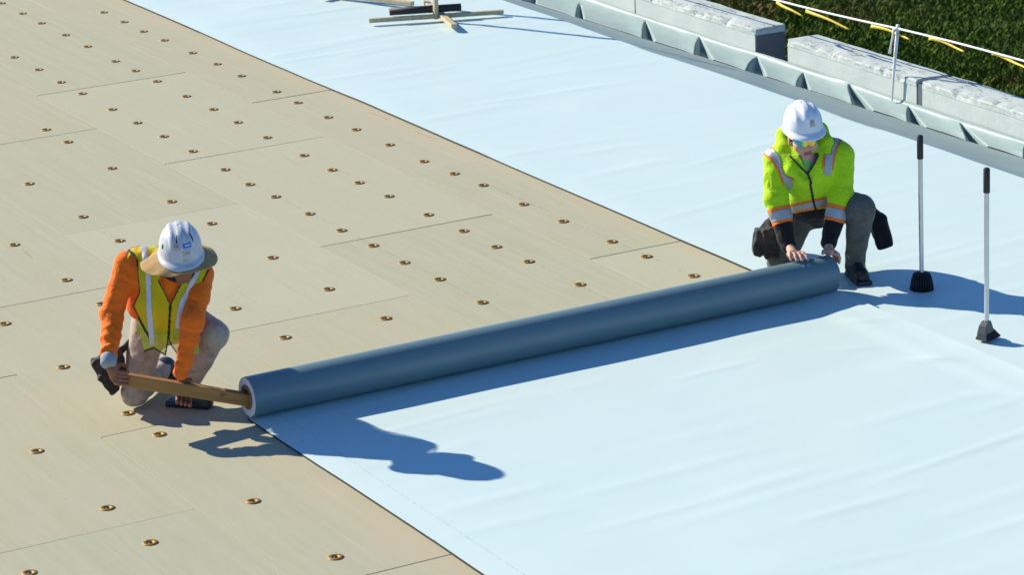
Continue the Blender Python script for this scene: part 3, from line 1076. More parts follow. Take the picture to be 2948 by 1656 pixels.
class Solid:
    """a list of blended tapered capsules, ellipsoids and rounded boxes"""
    def __init__(s):
        s.p = []; s.floor = None; s.wr = None

    def cone(s, a, b, ra, rb, k=0.03, g=0, tag_=None):
        s.p.append(dict(t='c', a=A3(a), b=A3(b), ra=ra, rb=rb, k=k, g=g)); return s

    def chain(s, pts, rads, k=0.03, g=0):
        for i in range(len(pts) - 1):
            s.cone(pts[i], pts[i + 1], rads[i], rads[i + 1], k, g)
        return s

    def ell(s, c, r, M3=None, k=0.03, g=0):
        s.p.append(dict(t='e', c=A3(c), r=A3(r), M=np.eye(3, dtype=np.float32) if M3 is None else A3(M3), k=k, g=g)); return s

    def box(s, c, h, M3=None, rnd=0.012, k=0.02, g=0):
        s.p.append(dict(t='b', c=A3(c), r=A3(h), rd=rnd, M=np.eye(3, dtype=np.float32) if M3 is None else A3(M3), k=k, g=g)); return s

    @staticmethod
    def d1(q, P):
        if q['t'] == 'c':
            ab = q['b'] - q['a']; L = max(float(ab @ ab), 1e-9)
            t = np.clip(((P - q['a']) @ ab) / L, 0, 1)
            return np.sqrt((((P - q['a']) - t[..., None] * ab) ** 2).sum(-1)) - (q['ra'] + (q['rb'] - q['ra']) * t)
        x = (P - q['c']) @ q['M'].T
        if q['t'] == 'e':
            k0 = np.sqrt(((x / q['r']) ** 2).sum(-1)); k1 = np.sqrt(((x / (q['r'] ** 2)) ** 2).sum(-1)) + 1e-6
            return k0 * (k0 - 1) / k1
        y = np.abs(x) - (q['r'] - q['rd'])
        return np.sqrt((np.maximum(y, 0) ** 2).sum(-1)) + np.minimum(y.max(-1), 0) - q['rd']

    @staticmethod
    def smin(a, b, k):
        h = np.maximum(k - np.abs(a - b), 0) / k
        return np.minimum(a, b) - h * h * k * 0.25

    def field(s, P):
        D = np.full(P.shape[:-1], 0.2, np.float32)
        for q in s.p:
            D = s.smin(D, s.d1(q, P), q['k'])
        return D

    def groups(s, P):
        best = np.full(P.shape[:-1], 9.0, np.float32); gi = np.zeros(P.shape[:-1], np.int32)
        for q in s.p:
            d = s.d1(q, P); mk = d < best
            best[mk] = d[mk]; gi[mk] = q['g']
        return gi

    def bounds(s, q):
        if q['t'] == 'c':
            r_ = max(q['ra'], q['rb'])
            return np.minimum(q['a'], q['b']) - r_, np.maximum(q['a'], q['b']) + r_
        r_ = float(np.linalg.norm(q['r'])) if q['t'] == 'b' else float(q['r'].max())
        return q['c'] - r_, q['c'] + r_

    def mesh(s, vox, inflate=0.0):
        bs = [s.bounds(q) for q in s.p]
        pad = 0.02 + inflate + 3 * vox
        lo = np.min([b[0] for b in bs], 0) - pad
        hi = np.max([b[1] for b in bs], 0) + pad
        n = np.ceil((hi - lo) / vox).astype(int) + 1
        ax = [(lo[i] + vox * np.arange(n[i])).astype(np.float32) for i in range(3)]
        D = np.full(n, 0.08, np.float32)
        for q, b in zip(s.p, bs):
            e = q['k'] + 0.012 + inflate + 2 * vox
            i0 = np.clip(np.floor((b[0] - e - lo) / vox).astype(int), 0, n - 1)
            i1 = np.clip(np.ceil((b[1] + e - lo) / vox).astype(int) + 1, 1, n)
            sl = tuple(slice(i0[i], i1[i]) for i in range(3))
            P = np.stack(np.meshgrid(*[ax[i][sl[i]] for i in range(3)], indexing='ij'), -1)
            D[sl] = s.smin(D[sl], s.d1(q, P), q['k'])
        D -= inflate
        if s.wr is not None:
            mk = np.abs(D) < 0.03
            I = np.argwhere(mk)
            P = lo + I * vox
            D[mk] += s.wr(P).astype(np.float32)
        if s.floor is not None:
            D = np.maximum(D, (s.floor - ax[2])[None, None, :])
        return surf_nets(D, lo, vox)


def surf_nets(D, lo, vox):
    S = D < 0
    n = np.array(D.shape)
    cnt = np.zeros(n - 1, np.int8)
    offs = [(i, j, k) for i in (0, 1) for j in (0, 1) for k in (0, 1)]
    for (i, j, k) in offs:
        cnt += S[i:n[0] - 1 + i, j:n[1] - 1 + j, k:n[2] - 1 + k]
    act = np.argwhere((cnt > 0) & (cnt < 8))
    vals = np.stack([D[act[:, 0] + o[0], act[:, 1] + o[1], act[:, 2] + o[2]] for o in offs], 1)
    acc = np.zeros((len(act), 3)); num = np.zeros(len(act))
    for a in range(8):
        for b in range(a + 1, 8):
            da = np.array(offs[b]) - np.array(offs[a])
            if np.abs(da).sum() != 1:
                continue
            va, vb = vals[:, a], vals[:, b]
            mk = (va < 0) != (vb < 0)
            t = np.where(mk, va / np.where(np.abs(va - vb) < 1e-9, 1, va - vb), 0)
            acc += mk[:, None] * (np.array(offs[a])[None] + t[:, None] * da[None]); num += mk
    V = lo + (act + acc / num[:, None]) * vox
    idx = np.full(n - 1, -1, np.int64)
    idx[act[:, 0], act[:, 1], act[:, 2]] = np.arange(len(act))
    Q = []
    for axx in range(3):
        sl0 = [slice(None)] * 3; sl1 = [slice(None)] * 3
        sl0[axx] = slice(0, -1); sl1[axx] = slice(1, None)
        ch = S[tuple(sl0)] != S[tuple(sl1)]
        E_ = np.argwhere(ch)
        o1, o2 = [(1, 2), (2, 0), (0, 1)][axx]
        ok = (E_[:, o1] > 0) & (E_[:, o2] > 0) & (E_[:, o1] < n[o1] - 1) & (E_[:, o2] < n[o2] - 1)
        E_ = E_[ok]
        neg = S[tuple(E_.T)]
        c = []
        for (u_, v_) in ((-1, -1), (0, -1), (0, 0), (-1, 0)):
            T = E_.copy(); T[:, o1] += u_; T[:, o2] += v_
            c.append(idx[tuple(T.T)])
        q = np.stack(c, 1)
        q[~neg] = q[~neg][:, ::-1]
        Q.append(q)
    Q = np.concatenate(Q)
    Q = Q[(Q >= 0).all(1)]
    return V, Q


def vnormals(V, F):
    a = V[F[:, 2]] - V[F[:, 0]]; b = V[F[:, 3]] - V[F[:, 1]]
    nf = np.cross(a, b)
    N = np.zeros_like(V)
    for k in range(4):
        np.add.at(N, F[:, k], nf)
    return N / (np.linalg.norm(N, axis=1, keepdims=True) + 1e-9)


def subset(V, F, keep, off=0.0, N=None):
    F = F[keep]
    u, inv = np.unique(F.ravel(), return_inverse=True)
    W = V[u] + (N[u] * off if N is not None else 0)
    return W, inv.reshape(F.shape)


def link_parts(name, W, G, mat, parent, least=30):
    """one object for every separate piece of the surface"""
    par = list(range(len(W)))

    def find(a):
        while par[a] != a:
            par[a] = par[par[a]]; a = par[a]
        return a
    for f in G:
        r0 = find(int(f[0]))
        for k in (1, 2, 3):
            r1 = find(int(f[k]))
            if r1 != r0:
                par[r1] = r0
    lab = np.array([find(int(f[0])) for f in G])
    out = []
    for l_ in np.unique(lab):
        mk = lab == l_
        if mk.sum() >= least:
            W2, G2 = subset(W, G, mk)
            out.append(link(name, mesh_from(W2, G2, mat, name), parent))
    return out


def pip(x, z, poly):
    """points inside polygon"""
    r_ = np.zeros(x.shape, bool)
    n = len(poly)
    for i in range(n):
        x0, z0 = poly[i]; x1, z1 = poly[(i + 1) % n]
        if z0 == z1:
            continue
        c = ((z0 > z) != (z1 > z)) & (x < (x1 - x0) * (z - z0) / (z1 - z0) + x0)
        r_ ^= c
    return r_


def pdist(x, z, pl):
    """distance to a polyline"""
    d = np.full(x.shape, 9.0)
    for (x0, z0), (x1, z1) in zip(pl[:-1], pl[1:]):
        vx, vz = x1 - x0, z1 - z0
        t = np.clip(((x - x0) * vx + (z - z0) * vz) / (vx * vx + vz * vz + 1e-12), 0, 1)
        d = np.minimum(d, np.hypot(x - x0 - t * vx, z - z0 - t * vz))
    return d


def folds(P, bones, amp=0.005, freq=26.0, seed=0.0, base=0.003):
    """creases that run round the limbs, plus soft general folds"""
    w = base * 1.5 * (0.4 - np.abs(vnoise(P[:, 0] * 8 + 3, P[:, 1] * 8, P[:, 2] * 6 + seed))) + base * 0.7 * vnoise(P[:, 0] * 11, P[:, 1] * 11, P[:, 2] * 9 + seed) + base * 0.6 * vnoise(P[:, 0] * 24 + 7, P[:, 1] * 24, P[:, 2] * 20 + seed)
    for (a, b, am, fr) in bones:
        a = np.array(a); b = np.array(b); ab = b - a; L = np.linalg.norm(ab)
        t = ((P - a) @ ab) / (L * L)
        d = np.linalg.norm(P - a - np.clip(t, 0, 1)[:, None] * ab, axis=1)
        m_ = np.clip(1 - (d - 0.07) / 0.04, 0, 1) * np.clip((t + 0.15) / 0.2, 0, 1) * np.clip((1.15 - t) / 0.2, 0, 1)
        warp = 0.35 * vnoise(P[:, 0] * 14, P[:, 1] * 14, seed + P[:, 2] * 5)
        w = w + am * m_ * (0.9 * (0.42 - np.abs(vnoise(t * L * fr * 0.7 + warp * 2.2, warp * 2 + seed, P[:, 0] * 5))) + 0.45 * vnoise(t * L * fr + warp * 2.2, warp * 2 + seed, P[:, 0] * 6))
    return w


def head_frame(hf, hu):
    hf = np.array(hf, float); hf /= np.linalg.norm(hf)
    hu = np.array(hu, float); hu -= hf * (hu @ hf); hu /= np.linalg.norm(hu)
    hl = np.cross(hu, hf)
    return hl, hf, hu


def add_head(S, C, hl, hf, hu, g=0, sc=1.0):
    C = np.array(C)
    Mh = np.stack([hl, hf, hu])

    def q(l, f, u):
        return C + (hl * l + hf * f + hu * u) * sc
    S.ell(q(0, -0.008, 0.022), (0.076 * sc, 0.096 * sc, 0.10 * sc), Mh, 0.02, g)
    S.ell(q(0, 0.022, -0.050), (0.060 * sc, 0.070 * sc, 0.066 * sc), Mh, 0.03, g)
    S.cone(q(-0.016, 0.066, -0.100), q(0.016, 0.066, -0.100), 0.019 * sc, 0.019 * sc, 0.025, g)
    S.cone(q(0, 0.090, 0.010), q(0, 0.110, -0.026), 0.008, 0.0135, 0.010, g)
    S.cone(q(-0.012, 0.100, -0.030), q(0.012, 0.100, -0.030), 0.008, 0.008, 0.010, g)
    for sd in (-1, 1):
        S.ell(q(0.040 * sd, 0.062, -0.030), (0.028, 0.028, 0.026), Mh, 0.03, g)
        S.cone(q(0.012 * sd, 0.088, 0.034), q(0.05 * sd, 0.070, 0.030), 0.010, 0.009, 0.018, g)
        S.ell(q(0.079 * sd, -0.012, -0.008), (0.010, 0.019, 0.032), Mh, 0.008, g)
    S.cone(q(-0.018, 0.086, -0.060), q(0.018, 0.086, -0.060), 0.0085, 0.0085, 0.006, g)
    S.cone(q(-0.015, 0.084, -0.072), q(0.015, 0.084, -0.072), 0.0085, 0.0085, 0.006, g)
    return q


def head_obj(name, me, parent, C, hl, hf, hu):
    o = link(name, me, parent)
    m_ = Matrix.Identity(4)
    for i in range(3):
        m_[i][0] = hl[i]; m_[i][1] = -hf[i]; m_[i][2] = hu[i]; m_[i][3] = C[i]
    o.matrix_local = m_
    return o


def helmet_point(phi, psi, a, b, c, off=0.0, ridges=((0.0, 0.020, 0.007),), z0=0.0):
    """phi: 0 is the front (-y), grows to +x"""
    cp = np.cos(psi) ** 0.72; sp = np.sin(psi) ** 0.86
    x = a * np.sin(phi) * cp; y = -b * np.cos(phi) * cp; z = z0 + c * sp
    bump_ = 0
    for (lx, w, h) in ridges:
        bump_ = bump_ + h * np.exp(-((x - lx) / w) ** 4) * np.clip((psi - 0.35) / 0.25, 0, 1)
    n = np.stack([x / a ** 2, y / b ** 2, (z - z0) / c ** 2], -1)
    n = n / (np.linalg.norm(n, axis=-1, keepdims=True) + 1e-9)
    return np.stack([x, y, z], -1) + n * (off + bump_)[..., None] if np.ndim(bump_) else np.stack([x, y, z], -1) + n * off


def helmet_mesh(a, b, c, ridges, z0, mat, visor=0.045, lip=0.012):
    nphi, npsi = 96, 36
    phi = np.linspace(0, 2 * math.pi, nphi, endpoint=False)
    rows = []
    f = np.maximum(np.cos(phi), 0) ** 1.6
    base = helmet_point(phi, np.full(nphi, 0.0), a, b, c, 0.0, ridges, z0)
    out = np.stack([np.sin(phi), -np.cos(phi), 0 * phi], -1)
    rows.append(base + out * (lip + visor * f)[:, None] + np.array([0, 0, -0.010])[None] - np.array([0, 0, 1.0])[None] * (0.014 * f)[:, None])
    rows.append(base + out * (lip + visor * f)[:, None] * 0.98 + np.array([0, 0, -0.005])[None] - np.array([0, 0, 1.0])[None] * (0.013 * f)[:, None])
    rows.append(base + out * (lip + visor * f)[:, None] * 0.45 - np.array([0, 0, 1.0])[None] * (0.004 * f)[:, None])
    for ps in np.linspace(0.02, math.pi / 2 - 0.002, npsi):
        rows.append(helmet_point(phi, np.full(nphi, ps), a, b, c, 0.0 * phi, ridges, z0))
    V = np.stack(rows, 0)
    nr = len(rows)
    V = V.reshape(-1, 3)
    i = np.arange(nr * nphi).reshape(nr, nphi); j = np.roll(i, -1, 1)
    F = np.stack([i[:-1], j[:-1], j[1:], i[1:]], -1).reshape(-1, 4)
    return mesh_from(V, F, mat, 'hard_hat')


def helmet_patch(phi0, phi1, psi0, psi1, geo, mat, name, off=0.0022, n=8):
    a, b, c, ridges, z0 = geo
    PH, PS = np.meshgrid(np.linspace(phi0, phi1, n), np.linspace(psi0, psi1, n), indexing='ij')
    P = helmet_point(PH, PS, a, b, c, off + 0 * PH, ridges, z0)
    V, F = grid_mesh(P[..., 0], P[..., 1], P[..., 2])
    return mesh_from(V, F, mat, name)


RZ = math.atan2(0.8786, 0.4775)
# front view coordinates: where a point (x, y away, z) shows on a plane square to the photographer
SL = 0.313


def fv(P, s0):
    return P[:, 0], P[:, 2] + SL * (P[:, 1] - s0)


def stripes_from(V, F, N, pred, off, mat, name, parent, thick=None):
    C = V[F].mean(1)
    keep = pred(C)
    if keep.sum() < 4:
        return None
    W, G = subset(V, F, keep, off, N)
    return link(name, mesh_from(W, G, mat, name), parent)


def tilt(ax, deg):
    return np.array(Matrix.Rotation(R(deg), 3, ax))


# ---- worker on the left: orange shirt, mesh vest, kneeling, holding the beam
def build_left():
    root = empty('person', (1.1, -3.2, 0.0), RZ)
    tag(root, 'kneeling worker in orange shirt, yellow mesh vest and cloth-brimmed hard hat holding a beam', 'person')
    shR, elR, wrR = (-0.185, 0.0, 0.835), (-0.272, -0.06, 0.590), (-0.283, -0.255, 0.412)
    shL, elL, wrL = (0.195, 0.04, 0.742), (0.150, -0.15, 0.553), (0.077, -0.178, 0.290)
    kR, aR = (-0.213, 0.11, 0.086), (-0.10, 0.48, 0.085)
    kL, aL = (0.240, -0.03, 0.437), (0.070, 0.10, 0.12)
    hC = np.array((0.112, -0.126, 0.896))
    hl, hf, hu = head_frame((0.16, -0.96, -0.20), (0.02, -0.2, 0.98))

    # the body: one continuous figure
    B = Solid()
    B.cone((-0.10, 0.02, 0.785), (0.13, 0.04, 0.725), 0.088, 0.085, 0.05)
    B.cone((0.015, 0.02, 0.735), (-0.025, 0.20, 0.56), 0.112, 0.125, 0.05)
    B.cone((-0.025, 0.20, 0.56), (-0.03, 0.30, 0.45), 0.125, 0.13, 0.05)
    B.chain([shR, elR, wrR], [0.050, 0.044, 0.029], 0.03)
    B.chain([shL, elL, wrL], [0.050, 0.044, 0.029], 0.03)
    B.chain([(-0.12, 0.28, 0.42), kR, aR], [0.080, 0.055, 0.038], 0.03)
    B.chain([(0.06, 0.28, 0.43), kL, aL], [0.080, 0.058, 0.038], 0.03)
    B.cone(aR, (-0.06, 0.50, 0.04), 0.036, 0.03, 0.02)
    B.cone(aL, (0.15, 0.075, 0.035), 0.036, 0.028, 0.02)
    B.cone((0.025, -0.01, 0.80), hC + hu * -0.05 - hf * 0.03, 0.062, 0.054, 0.03)
    add_head(B, hC, hl, hf, hu)
    # right hand closed on the end of the beam
    B.cone(wrR, (-0.262, -0.268, 0.352), 0.027, 0.030, 0.015)
    B.cone((-0.268, -0.262, 0.350), (-0.262, -0.256, 0.300), 0.028, 0.024, 0.015)
    for i in range(4):
        z = 0.348 - 0.0215 * i
        x = -0.262 - 0.001 * i
        B.chain([(x, -0.268, z), (x + 0.034, -0.288, z - 0.008), (x + 0.064 - 0.004 * abs(i - 1), -0.279, z - 0.016), (x + 0.080 - 0.006 * abs(i - 1), -0.268, z - 0.021)], [0.0100, 0.0095, 0.0088, 0.0078], 0.004)
    B.chain([(-0.262, -0.25, 0.356), (-0.232, -0.238, 0.362), (-0.196, -0.232, 0.352)], [0.012, 0.0105, 0.009], 0.008)
    # left hand under and behind the beam, finger ends showing below it
    B.cone(wrL, (0.078, -0.160, 0.215), 0.027, 0.028, 0.015)
    B.cone((0.055, -0.155, 0.205), (0.098, -0.158, 0.190), 0.023, 0.023, 0.015)
    for i in range(4):
        x = 0.045 + 0.0215 * i
        z = 0.158 - 0.0065 * i
        B.chain([(x, -0.158, z + 0.03), (x, -0.176, z - 0.012), (x + 0.001, -0.212, z - 0.026 + 0.003 * (i == 0)), (x + 0.002, -0.236, z - 0.010)], [0.0100, 0.0095, 0.0090, 0.0082], 0.004)
    B.chain([(0.105, -0.165, 0.23), (0.118, -0.185, 0.246), (0.128, -0.208, 0.245)], [0.011, 0.010, 0.0085], 0.008)
    V, F = B.mesh(0.0042)
    link('body', mesh_from(V, F, M['skin_dark'], 'body'), root)

    # shirt
    S = Solid()
    S.cone((-0.10, 0.02, 0.795), (0.13, 0.04, 0.735), 0.104, 0.100, 0.06, 0)
    S.cone((0.015, 0.02, 0.740), (-0.025, 0.20, 0.56), 0.132, 0.142, 0.06, 0)
    S.cone((-0.025, 0.20, 0.56), (-0.03, 0.28, 0.49), 0.142, 0.146, 0.05, 0)
    S.cone((0.02, -0.01, 0.80), (0.045, -0.05, 0.835), 0.075, 0.066, 0.03, 0)
    S.cone((-0.105, 0.03, 0.76), (-0.125, 0.12, 0.58), 0.098, 0.10, 0.05, 0)
    S.chain([shR, elR], [0.068, 0.061], 0.035, 1); S.chain([elR, wrR], [0.061, 0.045], 0.03, 2)
    S.chain([shL, elL], [0.068, 0.061], 0.035, 3); S.chain([elL, wrL], [0.060, 0.043], 0.03, 4)
    S.wr = lambda P: folds(P, [(shR, elR, 0.012, 28), (elR, wrR, 0.014, 36), (shL, elL, 0.012, 28), (elL, wrL, 0.012, 38)], seed=2.0)
    V, F = S.mesh(0.005)
    link('shirt', mesh_from(V, F, M['orange'], 'shirt'), root)
    # wrap round the right wrist
    mb = MB()
    d_ = Vector(wrR) - Vector(elR); d_.normalize()
    w0 = Vector(wrR)
    mb.tube([w0 - d_ * 0.012, w0 + d_ * 0.002, w0 + d_ * 0.02, w0 + d_ * 0.042, w0 + d_ * 0.056], [0.036, 0.044, 0.0425, 0.041, 0.034], 18)
    mb.build('wrist_wrap', M['wrist'], root, True)

    # trousers
    T = Solid()
    T.ell((-0.03, 0.295, 0.43), (0.165, 0.15, 0.14), None, 0.06, 0)
    T.chain([(-0.12, 0.28, 0.42), kR], [0.102, 0.073], 0.05, 1); T.chain([kR, aR], [0.072, 0.055], 0.03, 2)
    T.chain([(0.06, 0.28, 0.43), kL], [0.102, 0.080], 0.05, 3); T.chain([kL, aL], [0.077, 0.058], 0.03, 4)
    T.wr = lambda P: folds(P, [((-0.12, 0.28, 0.42), kR, 0.006, 20), (kL, aL, 0.007, 24), ((0.06, 0.28, 0.43), kL, 0.006, 22)], seed=5.0, base=0.004)
    T.floor = 0.003
    V, F = T.mesh(0.0055)
    link('trousers', mesh_from(V, F, M['khaki'], 'trousers'), root)
    # boots
    for pts, rr in (([(0.068, 0.10, 0.135), (0.058, 0.105, 0.065), (0.165, 0.072, 0.036)], [0.054, 0.050, 0.040]), ([(-0.102, 0.47, 0.09), (-0.085, 0.52, 0.085), (-0.045, 0.478, 0.035)], [0.052, 0.048, 0.040])):
        Bt = Solid().chain(pts, rr, 0.03)
        if pts[0][0] > 0:
            Bt.box((0.075, 0.10, 0.016), (0.125, 0.042, 0.015), tilt('Z', -17).T, 0.010, 0.01)
        Bt.floor = 0.002
        V, F = Bt.mesh(0.005)
        link('boot', mesh_from(V, F, M['boot'], 'boot'), root)
    # vest: inflated torso plus the hanging fronts, cut out in the front view
    K = Solid()
    K.cone((-0.115, 0.02, 0.800), (0.14, 0.045, 0.738), 0.118, 0.112, 0.06)
    K.cone((0.015, 0.02, 0.740), (-0.025, 0.20, 0.56), 0.148, 0.158, 0.06)
    K.cone((-0.025, 0.20, 0.56), (-0.03, 0.28, 0.47), 0.158, 0.160, 0.05)
    K.cone((-0.070, -0.015, 0.62), (-0.085, 0.0, 0.345), 0.125, 0.105, 0.05)
    K.cone((0.070, 0.0, 0.60), (0.095, 0.02, 0.325), 0.125, 0.105, 0.05)
    K.wr = lambda P: 0.006 * vnoise(P[:, 0] * 26, P[:, 1] * 14, P[:, 2] * 5) + 0.004 * vnoise(P[:, 0] * 50, P[:, 1] * 20, P[:, 2] * 9 + 4)
    V, F = K.mesh(0.0045)
    N = vnormals(V, F)
    s0 = -0.15

    def zf(a, b):                       # vest outline points as seen from the front (m)
        return ((a - 500.0) * 0.000788 - 0.0125, 0.982 - (b - 225.0) * 0.000790)
    left_poly = [zf(*p_) for p_ in ((262, 330), (300, 258), (440, 215), (560, 300), (505, 480), (565, 640), (558, 710), (530, 885), (502, 1002), (432, 945), (368, 967), (352, 860), (345, 720), (318, 645), (362, 560), (360, 330), (318, 292), (275, 345))]
    right_poly = [zf(*p_) for p_ in ((560, 300), (700, 300), (830, 380), (815, 425), (768, 520), (690, 620), (660, 700), (790, 780), (803, 890), (735, 992), (660, 1000), (590, 1012), (545, 930), (530, 885), (558, 710), (565, 640), (635, 512))]
    front = N[:, 1] < 0.25

    def in_vest(C, Nf):
        x, z = fv(C, s0)
        fr = Nf[:, 1] < 0.30
        r_ = (pip(x, z, left_poly) | pip(x, z, right_poly)) & fr
        back = (~fr) & (C[:, 2] > 0.42) & (C[:, 0] > -0.17) & (C[:, 0] < 0.19)
        return r_ | back
    Fc = V[F].mean(1); Fn = N[F].mean(1)
    keep = in_vest(Fc, Fn)
    W, G = subset(V, F, keep)
    vest = link('vest', mesh_from(W, G, M['mesh'], 'vest'), root)
    x, z = fv(Fc, s0)
    fr = Fn[:, 1] < 0.30
    edge_lines = [[zf(*p_) for p_ in ((262, 330), (300, 262), (330, 290), (360, 335), (362, 560), (318, 645), (345, 720), (395, 830), (430, 905))],
                  [zf(*p_) for p_ in ((368, 964), (430, 942), (500, 998), (530, 885), (556, 710), (565, 640), (505, 480))],
                  [zf(*p_) for p_ in ((635, 512), (567, 640), (556, 710), (532, 885), (545, 930), (590, 1008))],
                  [zf(*p_) for p_ in ((815, 425), (768, 520), (690, 620))],
                  [zf(*p_) for p_ in ((735, 988), (800, 890), (786, 800))]]
    dd = np.min([pdist(x, z, l_) for l_ in edge_lines], 0)
    W, G = subset(V, F, fr & keep & (dd < 0.0058), 0.003, N)
    link_parts('edging', W, G, M['trim'], vest, 20)
    for ln, hw in (([(398, 250), (432, 400), (428, 640), (424, 905)], 0.0125), ([(748, 430), (640, 640), (600, 800)], 0.0125)):
        dd2 = pdist(x, z, [zf(*p_) for p_ in ln])
        W, G = subset(V, F, fr & keep & (dd2 < hw), 0.0035, N)
        if len(G):
            link_parts('reflective_stripe', W, G, M['silver_vest'], vest)
    # gaiter at the neck
    Gt = Solid()
    Gt.cone((0.025, -0.02, 0.815), hC - hu * 0.085 - hf * 0.015, 0.076, 0.068, 0.02)
    Gt.cone((0.0, -0.085, 0.83), (0.07, -0.10, 0.80), 0.035, 0.03, 0.03)
    V, F = Gt.mesh(0.005)
    link('neck_gaiter', mesh_from(V, F, M['navy'], 'neck_gaiter'), root)
    # hard hat with stickers and the cloth sun brim below it
    geo = (0.112, 0.140, 0.150, ((0.0, 0.016, 0.004), (0.048, 0.012, 0.006), (-0.048, 0.012, 0.006)), 0.030)
    hat = head_obj('hard_hat', helmet_mesh(*geo, M['helmet_dirty'], 0.030, 0.008), root, hC, hl, hf, hu)
    md = hat.modifiers.new('thickness', 'SOLIDIFY'); md.thickness = 0.003; md.offset = -1
    for nm, mt, p0, p1, q0, q1 in (('sticker', 'blue', 0.06, 0.50, 0.52, 0.70), ('sticker', 'tan', 0.05, 0.42, 0.22, 0.44), ('sticker', 'tan', -0.44, -0.08, 0.46, 0.70), ('sticker', 'tan', 0.02, 0.28, 0.05, 0.12),
                                   ('vent_slot', 'trim', -0.30, -0.23, 0.74, 1.10), ('vent_slot', 'trim', 0.66, 0.74, 0.66, 1.05), ('vent_slot', 'trim', -1.14, -1.06, 0.35, 0.52)):
        me = helmet_patch(p0, p1, q0, q1, geo, M[mt], nm)
        o = link(nm, me, hat)
    link('sticker_print', helmet_patch(0.18, 0.44, 0.59, 0.64, geo, M['paperwhite'], 'sticker_print', 0.0036), hat)
    link('sticker_print', helmet_patch(0.12, 0.34, 0.31, 0.36, geo, M['tan2'], 'sticker_print', 0.0036), hat)
    link('sticker_print', helmet_patch(-0.38, -0.16, 0.58, 0.64, geo, M['tan2'], 'sticker_print', 0.0036), hat)
    nphi, nr = 96, 14
    ph = np.linspace(0, 2 * math.pi, nphi, endpoint=False); rr = np.linspace(0, 1, nr)
    PH, RR = np.meshgrid(ph, rr, indexing='ij')
    ri_x, ri_y = 0.110, 0.138
    wav = (0.010 * vnoise(np.sin(PH) * 2.2 + 5, np.cos(PH) * 2.2, 1.0) + 0.004 * np.sin(PH * 11 + 2) * (np.sin(PH) < -0.1)) * RR
    ext = 0.076 + 0.026 * np.maximum(-np.sin(PH), 0) + 0.012 * np.cos(PH)
    X = (ri_x + ext * RR) * np.sin(PH); Y = -(ri_y + (0.046 + 0.008 * np.cos(PH)) * RR) * np.cos(PH)
    Z = 0.020 - 0.030 * RR ** 1.4 + 0.006 * RR * np.cos(PH) + wav - 0.02 * RR * np.maximum(-np.sin(PH), 0)
    V = np.stack([X, Y, Z], -1).reshape(-1, 3)
    i = np.arange(nphi * nr).reshape(nphi, nr); j = np.roll(i, -1, 0)
    F = np.stack([i[:, :-1], i[:, 1:], j[:, 1:], j[:, :-1]], -1).reshape(-1, 4)
    br = head_obj('sun_brim', mesh_from(V, F, M['shade'], 'sun_brim'), root, hC, hl, hf, hu)
    md = br.modifiers.new('thickness', 'SOLIDIFY'); md.thickness = 0.003
    # tool pouch at the right hip
    Po = Solid()
    Po.box((-0.378, 0.095, 0.238), (0.032, 0.045, 0.058), tilt('Y', -28).T, 0.014, 0.02)
    Po.box((-0.335, 0.055, 0.170), (0.030, 0.040, 0.062), tilt('Y', -35).T, 0.014, 0.02)
    Po.box((-0.30, 0.12, 0.250), (0.045, 0.030, 0.075), tilt('Y', -15).T, 0.014, 0.02)
    Po.cone((-0.20, 0.24, 0.36), (-0.31, 0.14, 0.27), 0.016, 0.024, 0.02)
    Po.wr = lambda P: 0.007 * vnoise(P[:, 0] * 30, P[:, 1] * 30, P[:, 2] * 22)
    V, F = Po.mesh(0.005)
    link('tool_pouch', mesh_from(V, F, M['pouch'], 'tool_pouch'), root)
    return root


build_left()

# the beam pushed into the core: a thing of its own, held in both hands
beam = empty('wooden_beam', (1.30, -3.24, 0.20))
tag(beam, 'short pine beam held by the left worker and pushed into the roll core', 'beam')
mb = MB()
pa = Vector((1.19, -3.545, 0.302)); pb = Vector((1.455, -2.80, 0.085))
dd_ = (pb - pa).normalized()
me_ = MB()
Lb = (pb - pa).length
me_.box((0, 0, 0), (Lb / 2, 0.024, 0.033), None, 0, 0.003)
o = me_.build('plank', M['wood'], beam)
sd_ = Vector((0, 0, 1)).cross(dd_).normalized(); up_ = dd_.cross(sd_)
mm = Matrix.Identity(4)
cc = (pa + pb) / 2 - beam.location - Vector((0, 0, 0.009))
for i in range(3):
    mm[i][0] = dd_[i]; mm[i][1] = sd_[i]; mm[i][2] = up_[i]; mm[i][3] = cc[i]
o.matrix_local = mm


